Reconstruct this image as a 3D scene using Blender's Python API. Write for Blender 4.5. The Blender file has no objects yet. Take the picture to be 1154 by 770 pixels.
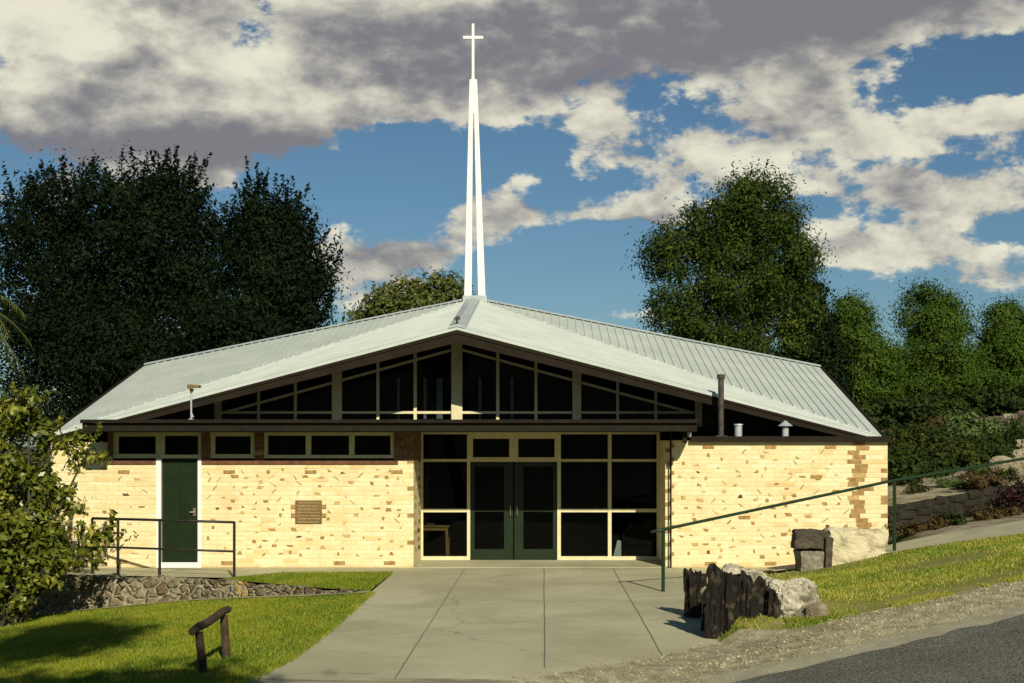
import bpy, math, random
import numpy as np
from mathutils import Vector

R = math.radians
scene = bpy.context.scene
COL = scene.collection
random.seed(7)

# ------------------------------------------------------------------ camera
CAMZ, CAMD, FPX = 2.556, 29.0, 1566.0        # eye height, distance to the brick front, focal length in photo pixels
cam_d = bpy.data.cameras.new("camera")
cam = bpy.data.objects.new("camera", cam_d)
COL.objects.link(cam)
cam.location = (0, -CAMD, CAMZ)
cam.rotation_euler = (R(90), 0, 0)
cam_d.sensor_width = 36.0
cam_d.lens = FPX / 1154 * 36
cam_d.shift_x = -(612 - 577) / 1154
cam_d.shift_y = (502 - 385) / 1154
cam_d.clip_start = 0.1
cam_d.clip_end = 6000
scene.camera = cam

# ------------------------------------------------------------------ sun, sky, exposure
SUN_AZ, SUN_EL = 16.0, 30.0                  # degrees to the right of straight behind the camera
sdir = Vector((math.sin(R(SUN_AZ)) * math.cos(R(SUN_EL)), -math.cos(R(SUN_AZ)) * math.cos(R(SUN_EL)), math.sin(R(SUN_EL))))
sun_d = bpy.data.lights.new("sun", 'SUN')
sun_d.energy = 4.6
sun_d.angle = R(0.53)
sun_d.color = (1.0, 0.925, 0.76)
sun = bpy.data.objects.new("sun", sun_d)
COL.objects.link(sun)
sun.rotation_euler = (-sdir).to_track_quat('-Z', 'Y').to_euler()
sun.location = (20, -60, 40)

vs = scene.view_settings
vs.view_transform = 'Standard'
vs.look = 'None'
vs.gamma = 1.0
vs.use_curve_mapping = False
vs.exposure = 0.12
scene.cycles.use_denoising = True
scene.cycles.max_bounces = 6
scene.cycles.transparent_max_bounces = 12

world = bpy.data.worlds.new("World")
scene.world = world
world.use_nodes = True


class NT:
    """small helper for building node trees"""
    def __init__(self, tree):
        self.t = tree
        tree.nodes.clear()

    def n(self, kind, **kw):
        nd = self.t.nodes.new(kind)
        for k, v in kw.items():
            setattr(nd, k, v)
        return nd

    def link(self, a, b):
        self.t.links.new(a, b)

    def put(self, sock, v):
        if isinstance(v, bpy.types.NodeSocket):
            self.t.links.new(v, sock)
        elif v is not None:
            if hasattr(sock.default_value, '__len__') and not hasattr(v, '__len__'):
                v = [v] * len(sock.default_value)
            if hasattr(sock.default_value, '__len__') and len(v) == 3 and len(sock.default_value) == 4:
                v = (*v, 1)
            sock.default_value = v

    def m(self, op, a, b=None, c=None, clamp=False):
        nd = self.n('ShaderNodeMath', operation=op, use_clamp=clamp)
        for i, v in enumerate((a, b, c)):
            if v is not None:
                self.put(nd.inputs[i], v)
        return nd.outputs[0]

    def ramp(self, x, lo, hi, a=0.0, b=1.0):
        nd = self.n('ShaderNodeMapRange', interpolation_type='SMOOTHSTEP')
        for i, v in enumerate((x, lo, hi, a, b)):
            self.put(nd.inputs[i], v)
        return nd.outputs[0]

    def noise(self, vec, scale, detail=4, rough=0.55, dist=0.0):
        nd = self.n('ShaderNodeTexNoise')
        if vec is not None:
            self.put(nd.inputs['Vector'], vec)
        nd.inputs['Scale'].default_value = scale
        nd.inputs['Detail'].default_value = detail
        nd.inputs['Roughness'].default_value = rough
        nd.inputs['Distortion'].default_value = dist
        return nd.outputs[0]

    def mix(self, f, a, b, mode='MIX'):
        nd = self.n('ShaderNodeMix', data_type='RGBA', blend_type=mode)
        self.put(nd.inputs[0], f)
        self.put(nd.inputs[6], a)
        self.put(nd.inputs[7], b)
        return nd.outputs[2]

    def xyz(self, x, y, z):
        nd = self.n('ShaderNodeCombineXYZ')
        for i, v in enumerate((x, y, z)):
            self.put(nd.inputs[i], v)
        return nd.outputs[0]

    def sep(self, v):
        nd = self.n('ShaderNodeSeparateXYZ')
        self.link(v, nd.inputs[0])
        return nd.outputs


SKY_STRENGTH = 0.09
w = NT(world.node_tree)
tc = w.n('ShaderNodeTexCoord')
dx, dy, dz = w.sep(tc.outputs['Generated'])
sky = w.n('ShaderNodeTexSky', sky_type='NISHITA')
sky.sun_disc = False
sky.sun_elevation = R(SUN_EL)
sky.sun_rotation = R(180 - SUN_AZ)
sky.air_density = 1.0
sky.dust_density = 0.3
sky.ozone_density = 2.0
az = w.m('ARCTAN2', dx, dy)
cv = w.xyz(w.m('MULTIPLY', dx, 9.0), w.m('MULTIPLY', dy, 9.0), w.m('MULTIPLY', dz, 16.0))
# wobble of the cloud edges
n_big = w.noise(cv, 1.7, 12, 0.60, 0.1)
n_fine = w.noise(cv, 6.5, 8, 0.64)
vor = w.n('ShaderNodeTexVoronoi', feature='SMOOTH_F1')
w.link(cv, vor.inputs['Vector'])
vor.inputs['Scale'].default_value = 2.6
vor.inputs['Detail'].default_value = 4.0
vor.inputs['Roughness'].default_value = .62
puff = w.m('SUBTRACT', .45, vor.outputs['Distance'])


def gauss(px, py, rx, ry):
    ca, ce = math.atan((px - 612) / FPX), math.sin(math.atan((502 - py) / FPX))
    a = w.m('DIVIDE', w.m('SUBTRACT', az, ca), rx / FPX)
    b = w.m('DIVIDE', w.m('SUBTRACT', dz, ce), ry / FPX)
    d2 = w.m('ADD', w.m('MULTIPLY', a, a), w.m('MULTIPLY', b, b))
    return w.m('POWER', 2.718, w.m('MULTIPLY', d2, -1.0))


def blobs(lst):
    s = None
    for (px, py, rx, ry, wt) in lst:
        g = gauss(px, py, rx, ry)
        s = w.m('MULTIPLY', g, wt) if s is None else w.m('MULTIPLY_ADD', g, wt, s)
    return s


# the clouds of that afternoon, as bearings and heights in the sky
dens = blobs([
    (60, 80, 260, 130, .62), (180, 130, 130, 70, .3), (350, 40, 60, 40, .2), (200, 20, 70, 40, .25), (300, 170, 90, 40, .22), (400, 90, 110, 55, .30), (560, 80, 130, 75, .42), (650, 30, 330, 60, .45),
    (1020, 20, 280, 52, .54), (800, 185, 160, 46, .42), (900, 130, 120, 44, .38), (670, 185, 50, 22, .22), (980, 165, 45, 25, .2),
    (1050, 225, 170, 36, .46), (440, 110, 80, 40, .2), (870, 60, 120, 50, .25), (690, 110, 60, 40, .18), (690, 240, 120, 20, .36), (980, 285, 90, 28, .46), (1140, 318, 66, 28, .46), (1130, 150, 75, 26, .40),
    (533, 252, 48, 40, .52), (405, 300, 70, 50, .55), (470, 288, 60, 24, .34), (690, 357, 70, 14, .40), (585, 205, 24, 12, .24), (600, 240, 60, 16, .26),
    (470, 200, 120, 60, -.34), (640, 300, 110, 26, -.2), (280, 55, 34, 30, -.26), (765, 118, 50, 24, -.24), (1100, 88, 90, 22, -.30),
    (1000, 195, 60, 12, -.2), (940, 320, 60, 14, -.2), (620, 170, 30, 25, -.15)])
nb = w.m('MULTIPLY', w.m('SUBTRACT', n_big, 0.5), 1.5)
field = w.m('ADD', w.m('ADD', w.m('ADD', nb, 0.5), w.m('MULTIPLY', dens, 1.05)), w.m('ADD', w.m('MULTIPLY', w.m('SUBTRACT', n_fine, 0.5), 0.38), w.m('MULTIPLY', puff, .30)))
cover = w.ramp(field, 0.565, 0.755)
greyness = blobs([(640, 10, 400, 55, .50), (1070, 5, 220, 42, .62), (560, 90, 140, 45, .22), (130, 178, 210, 36, .65), (290, 180, 110, 30, .5),
                  (480, 288, 60, 22, .55), (735, 252, 50, 10, .5), (15, 205, 70, 50, .5), (740, 80, 170, 32, .30), (80, 70, 190, 60, -.4)])
thick = w.ramp(field, .80, 1.25)
below = w.xyz(w.m('MULTIPLY', dx, 9.0), w.m('MULTIPLY', dy, 9.0), w.m('MULTIPLY', w.m('ADD', dz, .018), 16.0))
n_low = w.noise(below, 1.7, 12, 0.60, 0.1)
relief = w.m('MULTIPLY', w.m('SUBTRACT', n_low, n_big), 2.4)
n_sh = w.noise(cv, 2.4, 9, 0.55, 0.3)
shade = w.m('ADD', w.m('ADD', greyness, w.m('MULTIPLY', w.m('SUBTRACT', n_sh, 0.50), 1.9)), w.m('ADD', relief, w.m('SUBTRACT', w.m('MULTIPLY', thick, .38), w.m('MULTIPLY', puff, .55))))
shade = w.ramp(shade, -.3, 1.3)
cloud_white = (8.4, 8.1, 6.5)
cloud_grey = (2.15, 2.08, 2.3)
ccol = w.mix(shade, cloud_white, cloud_grey)
# deepen the blue as slide film does
blue = w.mix(1.0, sky.outputs[0], (0.37, 0.50, .56), 'MULTIPLY')
final = w.mix(w.m('MULTIPLY', cover, 0.97), blue, ccol)
bg = w.n('ShaderNodeBackground')
w.link(final, bg.inputs[0])
bg.inputs[1].default_value = SKY_STRENGTH
wo = w.n('ShaderNodeOutputWorld')
w.link(bg.outputs[0], wo.inputs[0])


# ------------------------------------------------------------------ materials
def material(name, col, col2=None, scale=3.0, rough=0.7, bump=0.0, bscale=40.0, metal=0.0, spec=0.3, detail=5, lo=.35, hi=.65, fine=0.0):
    mt = bpy.data.materials.new(name)
    mt.use_nodes = True
    t = NT(mt.node_tree)
    tcn = t.n('ShaderNodeTexCoord')
    p = t.n('ShaderNodeBsdfPrincipled')
    out = t.n('ShaderNodeOutputMaterial')
    t.link(p.outputs[0], out.inputs[0])
    c = None
    if col2 is not None:
        f = t.ramp(t.noise(tcn.outputs['Object'], scale, detail, .6), lo, hi)
        c = t.mix(f, col, col2)
    if fine:
        g = t.noise(tcn.outputs['Object'], bscale, 3, .7)
        gg = t.ramp(g, .3, .7, 1 - fine, 1 + fine)
        c = t.mix(1.0, c if c is not None else (*col, 1), t.xyz(gg, gg, gg), 'MULTIPLY')
    t.put(p.inputs['Base Color'], c if c is not None else col)
    p.inputs['Roughness'].default_value = rough
    p.inputs['Metallic'].default_value = metal
    p.inputs['Specular IOR Level'].default_value = spec
    if bump:
        b = t.n('ShaderNodeBump')
        b.inputs['Strength'].default_value = bump
        b.inputs['Distance'].default_value = 0.03
        t.link(t.noise(tcn.outputs['Object'], bscale, 5, .65), b.inputs['Height'])
        t.link(b.outputs[0], p.inputs['Normal'])
    return mt


def brick_material(name="cream_brick", c1=(.82, .71, .405), c2=(.77, .64, .335), mortar=(.77, .67, .42), tan=(.66, .46, .17), pale=(.86, .77, .49), base=True):
    mt = bpy.data.materials.new(name)
    mt.use_nodes = True
    t = NT(mt.node_tree)
    tcn = t.n('ShaderNodeTexCoord')
    x, y, z = t.sep(tcn.outputs['Object'])
    h = t.m('ADD', x, y)
    BW, RH = .31, .094
    # rows and bricks by hand, so that every brick has a colour of its own
    wob = t.m('MULTIPLY', t.m('SUBTRACT', t.noise(tcn.outputs['Object'], 9, 3), .5), .014)
    zz = t.m('DIVIDE', t.m('ADD', z, wob), RH)
    row = t.m('FLOOR', zz)
    hh = t.m('ADD', t.m('DIVIDE', t.m('ADD', h, wob), BW), t.m('MULTIPLY', t.m('MODULO', row, 2.0), .5))
    col = t.m('FLOOR', hh)
    fz, fx_ = t.m('FRACT', zz), t.m('FRACT', hh)
    ez = t.m('MINIMUM', fz, t.m('SUBTRACT', 1.0, fz))
    ex = t.m('MULTIPLY', t.m('MINIMUM', fx_, t.m('SUBTRACT', 1.0, fx_)), BW / RH)
    joint = t.ramp(t.m('MINIMUM', ez, ex), .03, .11, 1, 0)
    wn = t.n('ShaderNodeTexWhiteNoise', noise_dimensions='2D')
    t.link(t.xyz(col, row, 0), wn.inputs['Vector'])
    v = wn.outputs['Value']
    v2 = t.m('FRACT', t.m('MULTIPLY', v, 17.3))
    c = t.mix(v2, c1, c2)
    c = t.mix(t.m('MULTIPLY', t.m('GREATER_THAN', v, .80), .22), c, tan)
    c = t.mix(t.m('MULTIPLY', t.m('GREATER_THAN', v, .955), .45), c, tan)
    c = t.mix(t.m('MULTIPLY', t.m('LESS_THAN', v, .25), .4), c, pale)
    # the rough, torn brick face: blotches that stay within the brick
    sp_ = t.xyz(t.m('ADD', t.m('MULTIPLY', h, 1.0), t.m('MULTIPLY', v, 9.0)), z, t.m('MULTIPLY', v2, 5.0))
    f = t.ramp(t.noise(sp_, 9, 5, .65), .52, .70)
    c = t.mix(t.m('MULTIPLY', f, .52), c, tan)
    lf = t.ramp(t.noise(t.xyz(t.m('MULTIPLY', h, .5), t.m('MULTIPLY', z, 1.6), 0), 2.0, 4, .6), .45, .7)
    c = t.mix(t.m('MULTIPLY', lf, .3), c, tan)
    c = t.mix(t.m('MULTIPLY', joint, .5), c, mortar)
    if base:
        c = t.mix(t.ramp(t.m('ADD', z, t.m('MULTIPLY', t.noise(tcn.outputs['Object'], 3, 3), .12)), .06, .16, .45, 0), c, (.40, .27, .12))
        st = t.noise(t.xyz(t.m('MULTIPLY', h, 2.5), t.m('MULTIPLY', z, .25), 7.0), 1.6, 4, .6)
        c = t.mix(t.ramp(st, .56, .72, 0, .22), c, (.55, .42, .2))
    p = t.n('ShaderNodeBsdfPrincipled')
    t.link(c, p.inputs['Base Color'])
    p.inputs['Roughness'].default_value = .85
    p.inputs['Specular IOR Level'].default_value = .15
    bp = t.n('ShaderNodeBump')
    bp.inputs['Strength'].default_value = .8
    bp.inputs['Distance'].default_value = .016
    hgt = t.m('ADD', t.m('MULTIPLY', joint, -.35), t.m('ADD', t.m('MULTIPLY', t.noise(sp_, 11, 6, .7), 1.3), t.m('MULTIPLY', v2, .35)))
    t.link(hgt, bp.inputs['Height'])
    t.link(bp.outputs[0], p.inputs['Normal'])
    o = t.n('ShaderNodeOutputMaterial')
    t.link(p.outputs[0], o.inputs[0])
    return mt


def glass_material(name, tint=(.55, .6, .6), refl=.06):
    mt = bpy.data.materials.new(name)
    mt.use_nodes = True
    t = NT(mt.node_tree)
    tr = t.n('ShaderNodeBsdfTransparent')
    t.put(tr.inputs[0], tint)
    gl = t.n('ShaderNodeBsdfGlossy')
    gl.inputs['Roughness'].default_value = .02
    lw = t.n('ShaderNodeFresnel')
    lw.inputs[0].default_value = 1.22
    mx = t.n('ShaderNodeMixShader')
    t.link(lw.outputs[0], mx.inputs[0])
    t.link(tr.outputs[0], mx.inputs[1])
    t.link(gl.outputs[0], mx.inputs[2])
    o = t.n('ShaderNodeOutputMaterial')
    t.link(mx.outputs[0], o.inputs[0])
    return mt


def leaf_material(name, dark, mid, light, trans=.25, rough=.5, spec=.25):
    mt = bpy.data.materials.new(name)
    mt.use_nodes = True
    t = NT(mt.node_tree)
    g = t.n('ShaderNodeNewGeometry')
    tcn = t.n('ShaderNodeTexCoord')
    f = g.outputs['Random Per Island']
    big = t.noise(tcn.outputs['Object'], .9, 3, .5)
    f = t.m('ADD', t.m('MULTIPLY', f, .7), t.m('MULTIPLY', t.m('SUBTRACT', big, .35), 1.0), clamp=True)
    c = t.mix(t.ramp(f, 0, .55), dark, mid)
    c = t.mix(t.ramp(f, .6, 1.0), c, light)
    p = t.n('ShaderNodeBsdfPrincipled')
    t.link(c, p.inputs['Base Color'])
    p.inputs['Roughness'].default_value = rough
    p.inputs['Specular IOR Level'].default_value = spec
    tl = t.n('ShaderNodeBsdfTranslucent')
    t.link(c, tl.inputs[0])
    mx = t.n('ShaderNodeMixShader')
    mx.inputs[0].default_value = trans
    t.link(p.outputs[0], mx.inputs[1])
    t.link(tl.outputs[0], mx.inputs[2])
    o = t.n('ShaderNodeOutputMaterial')
    t.link(mx.outputs[0], o.inputs[0])
    return mt


M = {}
M['brick'] = brick_material()
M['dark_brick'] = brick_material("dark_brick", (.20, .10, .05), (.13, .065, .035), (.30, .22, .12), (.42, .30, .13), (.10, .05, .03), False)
M['brown_brick'] = material("brown_brick", (.27, .155, .05), (.42, .27, .10), 9, .85, .4, 30)
M['red_brick'] = material("red_brick", (.17, .075, .03), (.10, .045, .022), 8, .85, .4, 30)
M['roof'] = material("roof_metal", (.52, .56, .485), (.46, .50, .44), 1.3, .55, 0, 40, 0, .3, fine=.05)
M['roof_cap'] = material("roof_capping", (.42, .46, .44), (.36, .40, .385), 3, .5, 0, 40, 0, .3, fine=.08)
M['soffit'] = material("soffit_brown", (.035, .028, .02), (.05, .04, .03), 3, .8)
M['fascia'] = material("fascia_brown", (.023, .017, .010), (.017, .013, .008), 4, .8, .1, 60, spec=.08)
M['gutter'] = material('gutter_brown', (.020, .016, .010), (.015, .012, .008), 5, .7, spec=.08)
M['paint'] = material("cream_paint", (.70, .64, .37), (.62, .56, .32), 6, .5, .05, 50)
M['white'] = material("white_paint", (.82, .80, .72), (.74, .72, .66), 4, .45)
M['green_door'] = material("green_paint", (.010, .022, .005), (.007, .016, .0035), 4, .4, .05, 60)
M['green_rail'] = material("green_rail_paint", (.008, .036, .012), (.014, .028, .010), 12, .4)
M['dark_rail'] = material("black_rail_paint", (.012, .016, .010), (.025, .022, .015), 12, .45)
M['glass'] = glass_material("window_glass", (.62, .66, .64))
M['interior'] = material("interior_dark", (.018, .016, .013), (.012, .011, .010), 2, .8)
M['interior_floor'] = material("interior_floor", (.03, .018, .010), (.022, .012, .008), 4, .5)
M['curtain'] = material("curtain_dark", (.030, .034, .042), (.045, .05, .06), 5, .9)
M['timber'] = material("table_timber", (.42, .24, .085), (.34, .18, .06), 6, .4, .1, 40)
M['steel'] = material("galvanised_steel", (.50, .54, .52), (.42, .45, .44), 8, .4, 0, 40, .3)
M['flue'] = material("dark_flue_metal", (.05, .045, .04), (.09, .075, .06), 9, .5, 0, 40, .3)
M['bronze'] = material("bronze_plaque", (.24, .155, .062), (.18, .115, .05), 10, .45, 0, 40, .25)
M['bronze_hi'] = material("bronze_raised", (.44, .32, .13), (.38, .27, .11), 10, .4, 0, 40, .25)
M['brass'] = material("door_metal", (.45, .38, .25), None, 5, .3, 0, 40, .8)
M['bark'] = material("bark", (.055, .042, .03), (.025, .02, .015), 9, .9, .8, 20)
M['bark_pale'] = material("pale_bark", (.10, .085, .06), (.045, .04, .03), 9, .9, .8, 20)


def set_props(o, label=None, cat=None, group=None, kind=None):
    if label:
        o['label'] = label
    if cat:
        o['category'] = cat
    if group:
        o['group'] = group
    if kind:
        o['kind'] = kind
    return o


def thing(name, label, cat, loc=(0, 0, 0), group=None):
    o = bpy.data.objects.new(name, None)
    COL.objects.link(o)
    o.empty_display_size = .2
    o.location = loc
    return set_props(o, label, cat, group)


class MB:
    """collects shapes, builds ONE mesh object"""
    def __init__(self):
        self.v, self.f, self.mi = [], [], []

    def poly(self, pts, faces, mi=0):
        o = len(self.v)
        self.v += [tuple(p) for p in pts]
        for f in faces:
            self.f.append([i + o for i in f])
            self.mi.append(mi)
        return self

    def box(self, x0, x1, y0, y1, z0, z1, mi=0):
        p = [(x0, y0, z0), (x1, y0, z0), (x1, y1, z0), (x0, y1, z0), (x0, y0, z1), (x1, y0, z1), (x1, y1, z1), (x0, y1, z1)]
        return self.poly(p, [(0, 3, 2, 1), (4, 5, 6, 7), (0, 1, 5, 4), (1, 2, 6, 5), (2, 3, 7, 6), (3, 0, 4, 7)], mi)

    def hexa(self, b, t, mi=0):
        """bottom ring, top ring (same count)"""
        n = len(b)
        return self.poly(list(b) + list(t), [tuple(range(n))[::-1], tuple(range(n, 2 * n))] + [(i, (i + 1) % n, n + (i + 1) % n, n + i) for i in range(n)], mi)

    def prism_y(self, pts, y0, y1, mi=0):
        """polygon in x,z (counter-clockwise seen from the front), extruded in y"""
        n = len(pts)
        a = [(x, y0, z) for x, z in pts]
        b = [(x, y1, z) for x, z in pts]
        return self.poly(a + b, [tuple(range(n)), tuple(range(n, 2 * n))[::-1]] + [(i, n + i, n + (i + 1) % n, (i + 1) % n) for i in range(n)], mi)

    def tube(self, pts, radii, n=10, mi=0, cap=True):
        pts = [Vector(p) for p in pts]
        if not hasattr(radii, '__len__'):
            radii = [radii] * len(pts)
        rings = []
        side = None
        for i, p in enumerate(pts):
            d = (pts[min(i + 1, len(pts) - 1)] - pts[max(i - 1, 0)]).normalized()
            ref = Vector((0, 0, 1)) if abs(d.z) < .95 else Vector((1, 0, 0))
            a = d.cross(ref).normalized() if side is None else (side - d * side.dot(d)).normalized()
            side = a
            b = d.cross(a)
            rings.append([p + (a * math.cos(2 * math.pi * j / n) + b * math.sin(2 * math.pi * j / n)) * radii[i] for j in range(n)])
        vv = [v for r in rings for v in r]
        ff = []
        for i in range(len(pts) - 1):
            for j in range(n):
                ff.append((i * n + j, i * n + (j + 1) % n, (i + 1) * n + (j + 1) % n, (i + 1) * n + j))
        if cap:
            ff.append(tuple(range(n))[::-1])
            ff.append(tuple(range((len(pts) - 1) * n, len(pts) * n)))
        return self.poly(vv, ff, mi)

    def build(self, name, mats, parent=None, smooth=False, bevel=0.0):
        me = bpy.data.meshes.new(name)
        me.from_pydata(self.v, [], self.f)
        if not isinstance(mats, (list, tuple)):
            mats = [mats]
        for m_ in mats:
            me.materials.append(m_)
        if len(mats) > 1:
            me.polygons.foreach_set('material_index', self.mi)
        if smooth:
            me.polygons.foreach_set('use_smooth', [True] * len(me.polygons))
        me.validate()
        me.update()
        o = bpy.data.objects.new(name, me)
        COL.objects.link(o)
        if parent:
            o.parent = parent
            tot, par = Vector((0, 0, 0)), parent
            while par:
                tot += Vector(par.location)
                par = par.parent
            o.location = -tot          # parts are written in place
        if bevel:
            bm_ = o.modifiers.new("bevel", 'BEVEL')
            bm_.width = bevel
            bm_.segments = 2
            bm_.limit_method = 'ANGLE'
        return o


def wx(px, Y):
    return (px - 612) * (CAMD + Y) / FPX


def wz(py, Y):
    return CAMZ + (502 - py) * (CAMD + Y) / FPX


# ------------------------------------------------------------------ terrain
ROAD_D = Vector((.89, .456))
ROAD_N = Vector((-.456, .89))


def np_h(x, y):
    """height of the site at x, y (numpy)"""
    x = np.asarray(x, float)
    y = np.asarray(y, float)
    left = -.112 * np.clip(-3.0 - x, 0, 9)
    p = .3 + .1415 * (np.clip(x, -5, 26) - 3.9) - .014 * (np.clip(y, -16, 20) + 5.1)
    p = p + .28 * np.exp(-((x - 3.1) ** 2 / .7 + (y + 9.7) ** 2 / 1.6))
    p = p - .2 * np.exp(-((x - 5.0) / 1.8) ** 2) * np.clip((y + 8) / 4, 0, 1)
    def ss(v):
        v = np.clip(v, 0, 1)
        return v * v * (3 - 2 * v)
    near = ss((-y - 10.9) / .9)
    ed_ = ss((x - 2.28) / .3) * (1 - near) + ss((x - 1.6) / 2.2) * near
    up_y = ss((-y - 4.0) / 3.0)
    ed_ = ed_ * up_y + ss((x - 2.6) / 2.2) * (1 - up_y)
    right = np.clip(p, 0, None) * ed_
    # courtyard and the house platform stay level
    flat = (x < 7.35) & (y > -1.5)
    right = np.where(flat, 0, right)
    # garden slope behind and to the right
    yw = .95 + .27 * (np.clip(x, 7, 14) - 7.4)
    g = np.clip((x - 7.2) / .3, 0, 1) * (.48 * ss((y - yw) / .25) + np.clip(y - yw, 0, 16) * .085)
    back = np.clip((y - 14) / 20, 0, 1) * 1.0
    h = left + right + g + back * (np.clip(x + 5, 0, 8) / 8)
    q = (x - 1.9) * ROAD_N.x + (y + 13.9) * ROAD_N.y
    t = (x - 1.9) * ROAD_D.x + (y + 13.9) * ROAD_D.y
    rz = np.clip(.119 * t, -1.3, 5)
    ww = np.clip(q / 1.5, 0, 1)
    ww = ww * ww * (3 - 2 * ww)
    far = np.clip((-q - 7.5) / 6, 0, 1) * .6
    added_hill = np.clip((-y - 52) * .40, 0, 16) + .8 * np.sin(x * .11) * np.clip((-y - 60) / 20, 0, 1)  # unseen rise behind the camera, added to darken reflections in the glass
    return rz * (1 - ww) + h * ww + far + added_hill


def hz(x, y):
    return float(np_h(x, y))


def resample(pts, n):
    pts = np.array(pts, float)
    d = np.concatenate([[0], np.cumsum(np.linalg.norm(np.diff(pts, axis=0), axis=1))])
    s = np.linspace(0, d[-1], n)
    return np.stack([np.interp(s, d, pts[:, i]) for i in range(2)], 1)


def strip(name, a, b, n, m, off, mat, wob=0.0, hfun=None, seed=1):
    """ground sheet between two polylines, draped on the terrain"""
    rs = np.random.RandomState(seed)
    A, B = resample(a, n), resample(b, n)
    if wob:
        for L in (A, B):
            kx = np.convolve(rs.randn(n + 8), np.ones(3) / 3, 'same')[4:-4] * wob
            ky = np.convolve(rs.randn(n + 8), np.ones(3) / 3, 'same')[4:-4] * wob
            L[1:-1, 0] += kx[1:-1]
            L[1:-1, 1] += ky[1:-1]
    vv, ff = [], []
    for i in range(n):
        for j in range(m):
            u = j / (m - 1)
            x, y = A[i] * (1 - u) + B[i] * u
            z = (hz(x, y) if hfun is None else hfun(x, y)) + off
            vv.append((x, y, z))
    for i in range(n - 1):
        for j in range(m - 1):
            ff.append((i * m + j, (i + 1) * m + j, (i + 1) * m + j + 1, i * m + j + 1))
    b_ = MB().poly(vv, ff)
    o = b_.build(name, mat, smooth=True)
    me = o.data
    if me.polygons and sum(p.normal.z for p in me.polygons) < 0:
        me.flip_normals()
    return o


M['earth'] = material("earth", (.12, .10, .05), (.07, .085, .025), 1.2, .95, .5, 12)
M['lawn'] = material("lawn_soil", (.075, .135, .008), (.15, .17, .02), .8, .95, .5, 30, fine=.25)
M['bankgrass'] = material("bank_soil", (.27, .24, .06), (.16, .19, .022), 1.1, .95, .5, 25, fine=.25)
M['gravel'] = material("gravel", (.46, .41, .25), (.28, .245, .14), 5.0, .95, .9, 34, fine=.35)
M['asphalt'] = material("asphalt", (.115, .11, .083), (.15, .143, .108), 1.1, .9, .9, 34, fine=.7)
M['seal'] = material("bare_seal", (.40, .37, .24), (.31, .285, .18), 2.0, .95, .6, 60, fine=.3)
M['garden'] = material("garden_earth", (.34, .30, .19), (.20, .17, .10), 2.4, .95, .6, 14)
M['stone_mortar'] = material("mortar", (.44, .39, .24), (.34, .30, .18), 7, .95, .6, 25)


def concrete_material():
    mt = bpy.data.materials.new("concrete_path")
    mt.use_nodes = True
    t = NT(mt.node_tree)
    tcn = t.n('ShaderNodeTexCoord')
    o_ = tcn.outputs['Object']
    x, y, z = t.sep(o_)
    c = t.mix(t.ramp(t.noise(o_, .45, 7, .62, .6), .36, .66), (.36, .338, .205), (.475, .45, .285))
    c = t.mix(t.ramp(t.noise(o_, 1.7, 7, .68, .8), .56, .74, 0, .45), c, (.24, .225, .13))
    c = t.mix(t.ramp(t.noise(o_, 6.0, 5, .7), .62, .72, 0, .35), c, (.20, .185, .11))
    vr = t.n('ShaderNodeTexVoronoi', feature='DISTANCE_TO_EDGE')
    t.link(t.xyz(t.m('ADD', x, t.m('MULTIPLY', t.noise(o_, 1.4, 5), .9)), t.m('ADD', y, t.m('MULTIPLY', t.noise(o_, 1.1, 5), 1.3)), 0), vr.inputs['Vector'])
    vr.inputs['Scale'].default_value = .16
    c = t.mix(t.ramp(vr.outputs['Distance'], .0008, .002, .55, 0), c, (.11, .10, .065))
    g = t.ramp(t.noise(o_, 55, 3, .7), .3, .7, .86, 1.14)
    c = t.mix(1.0, c, t.xyz(g, g, g), 'MULTIPLY')
    # tyre-polished paler sweep near the road
    sw = t.m('ADD', y, t.m('MULTIPLY', x, -.10))
    band = t.m('SUBTRACT', t.ramp(t.m('ADD', sw, t.m('MULTIPLY', t.noise(o_, .8, 3), .8)), -12.9, -12.2), t.ramp(sw, -11.8, -10.6))
    c = t.mix(t.m('MULTIPLY', t.m('MAXIMUM', band, 0.0), .35), c, (.42, .385, .235))
    stain = t.noise(t.xyz(t.m('MULTIPLY', x, .5), t.m('MULTIPLY', y, 4), 3.0), 1.3, 5, .7)
    c = t.mix(t.ramp(t.m('ADD', stain, t.ramp(y, -14.2, -12.9, .16, 0)), .62, .72, 0, .75), c, (.12, .11, .075))
    p = t.n('ShaderNodeBsdfPrincipled')
    t.link(c, p.inputs['Base Color'])
    p.inputs['Roughness'].default_value = .85
    p.inputs['Specular IOR Level'].default_value = .2
    b = t.n('ShaderNodeBump')
    b.inputs['Strength'].default_value = .35
    b.inputs['Distance'].default_value = .01
    t.link(t.noise(o_, 70, 4, .7), b.inputs['Height'])
    t.link(b.outputs[0], p.inputs['Normal'])
    o = t.n('ShaderNodeOutputMaterial')
    t.link(p.outputs[0], o.inputs[0])
    return mt


M['concrete'] = concrete_material()
M['joint'] = material("path_joint", (.12, .11, .075), (.20, .185, .12), 6, .9)

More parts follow.
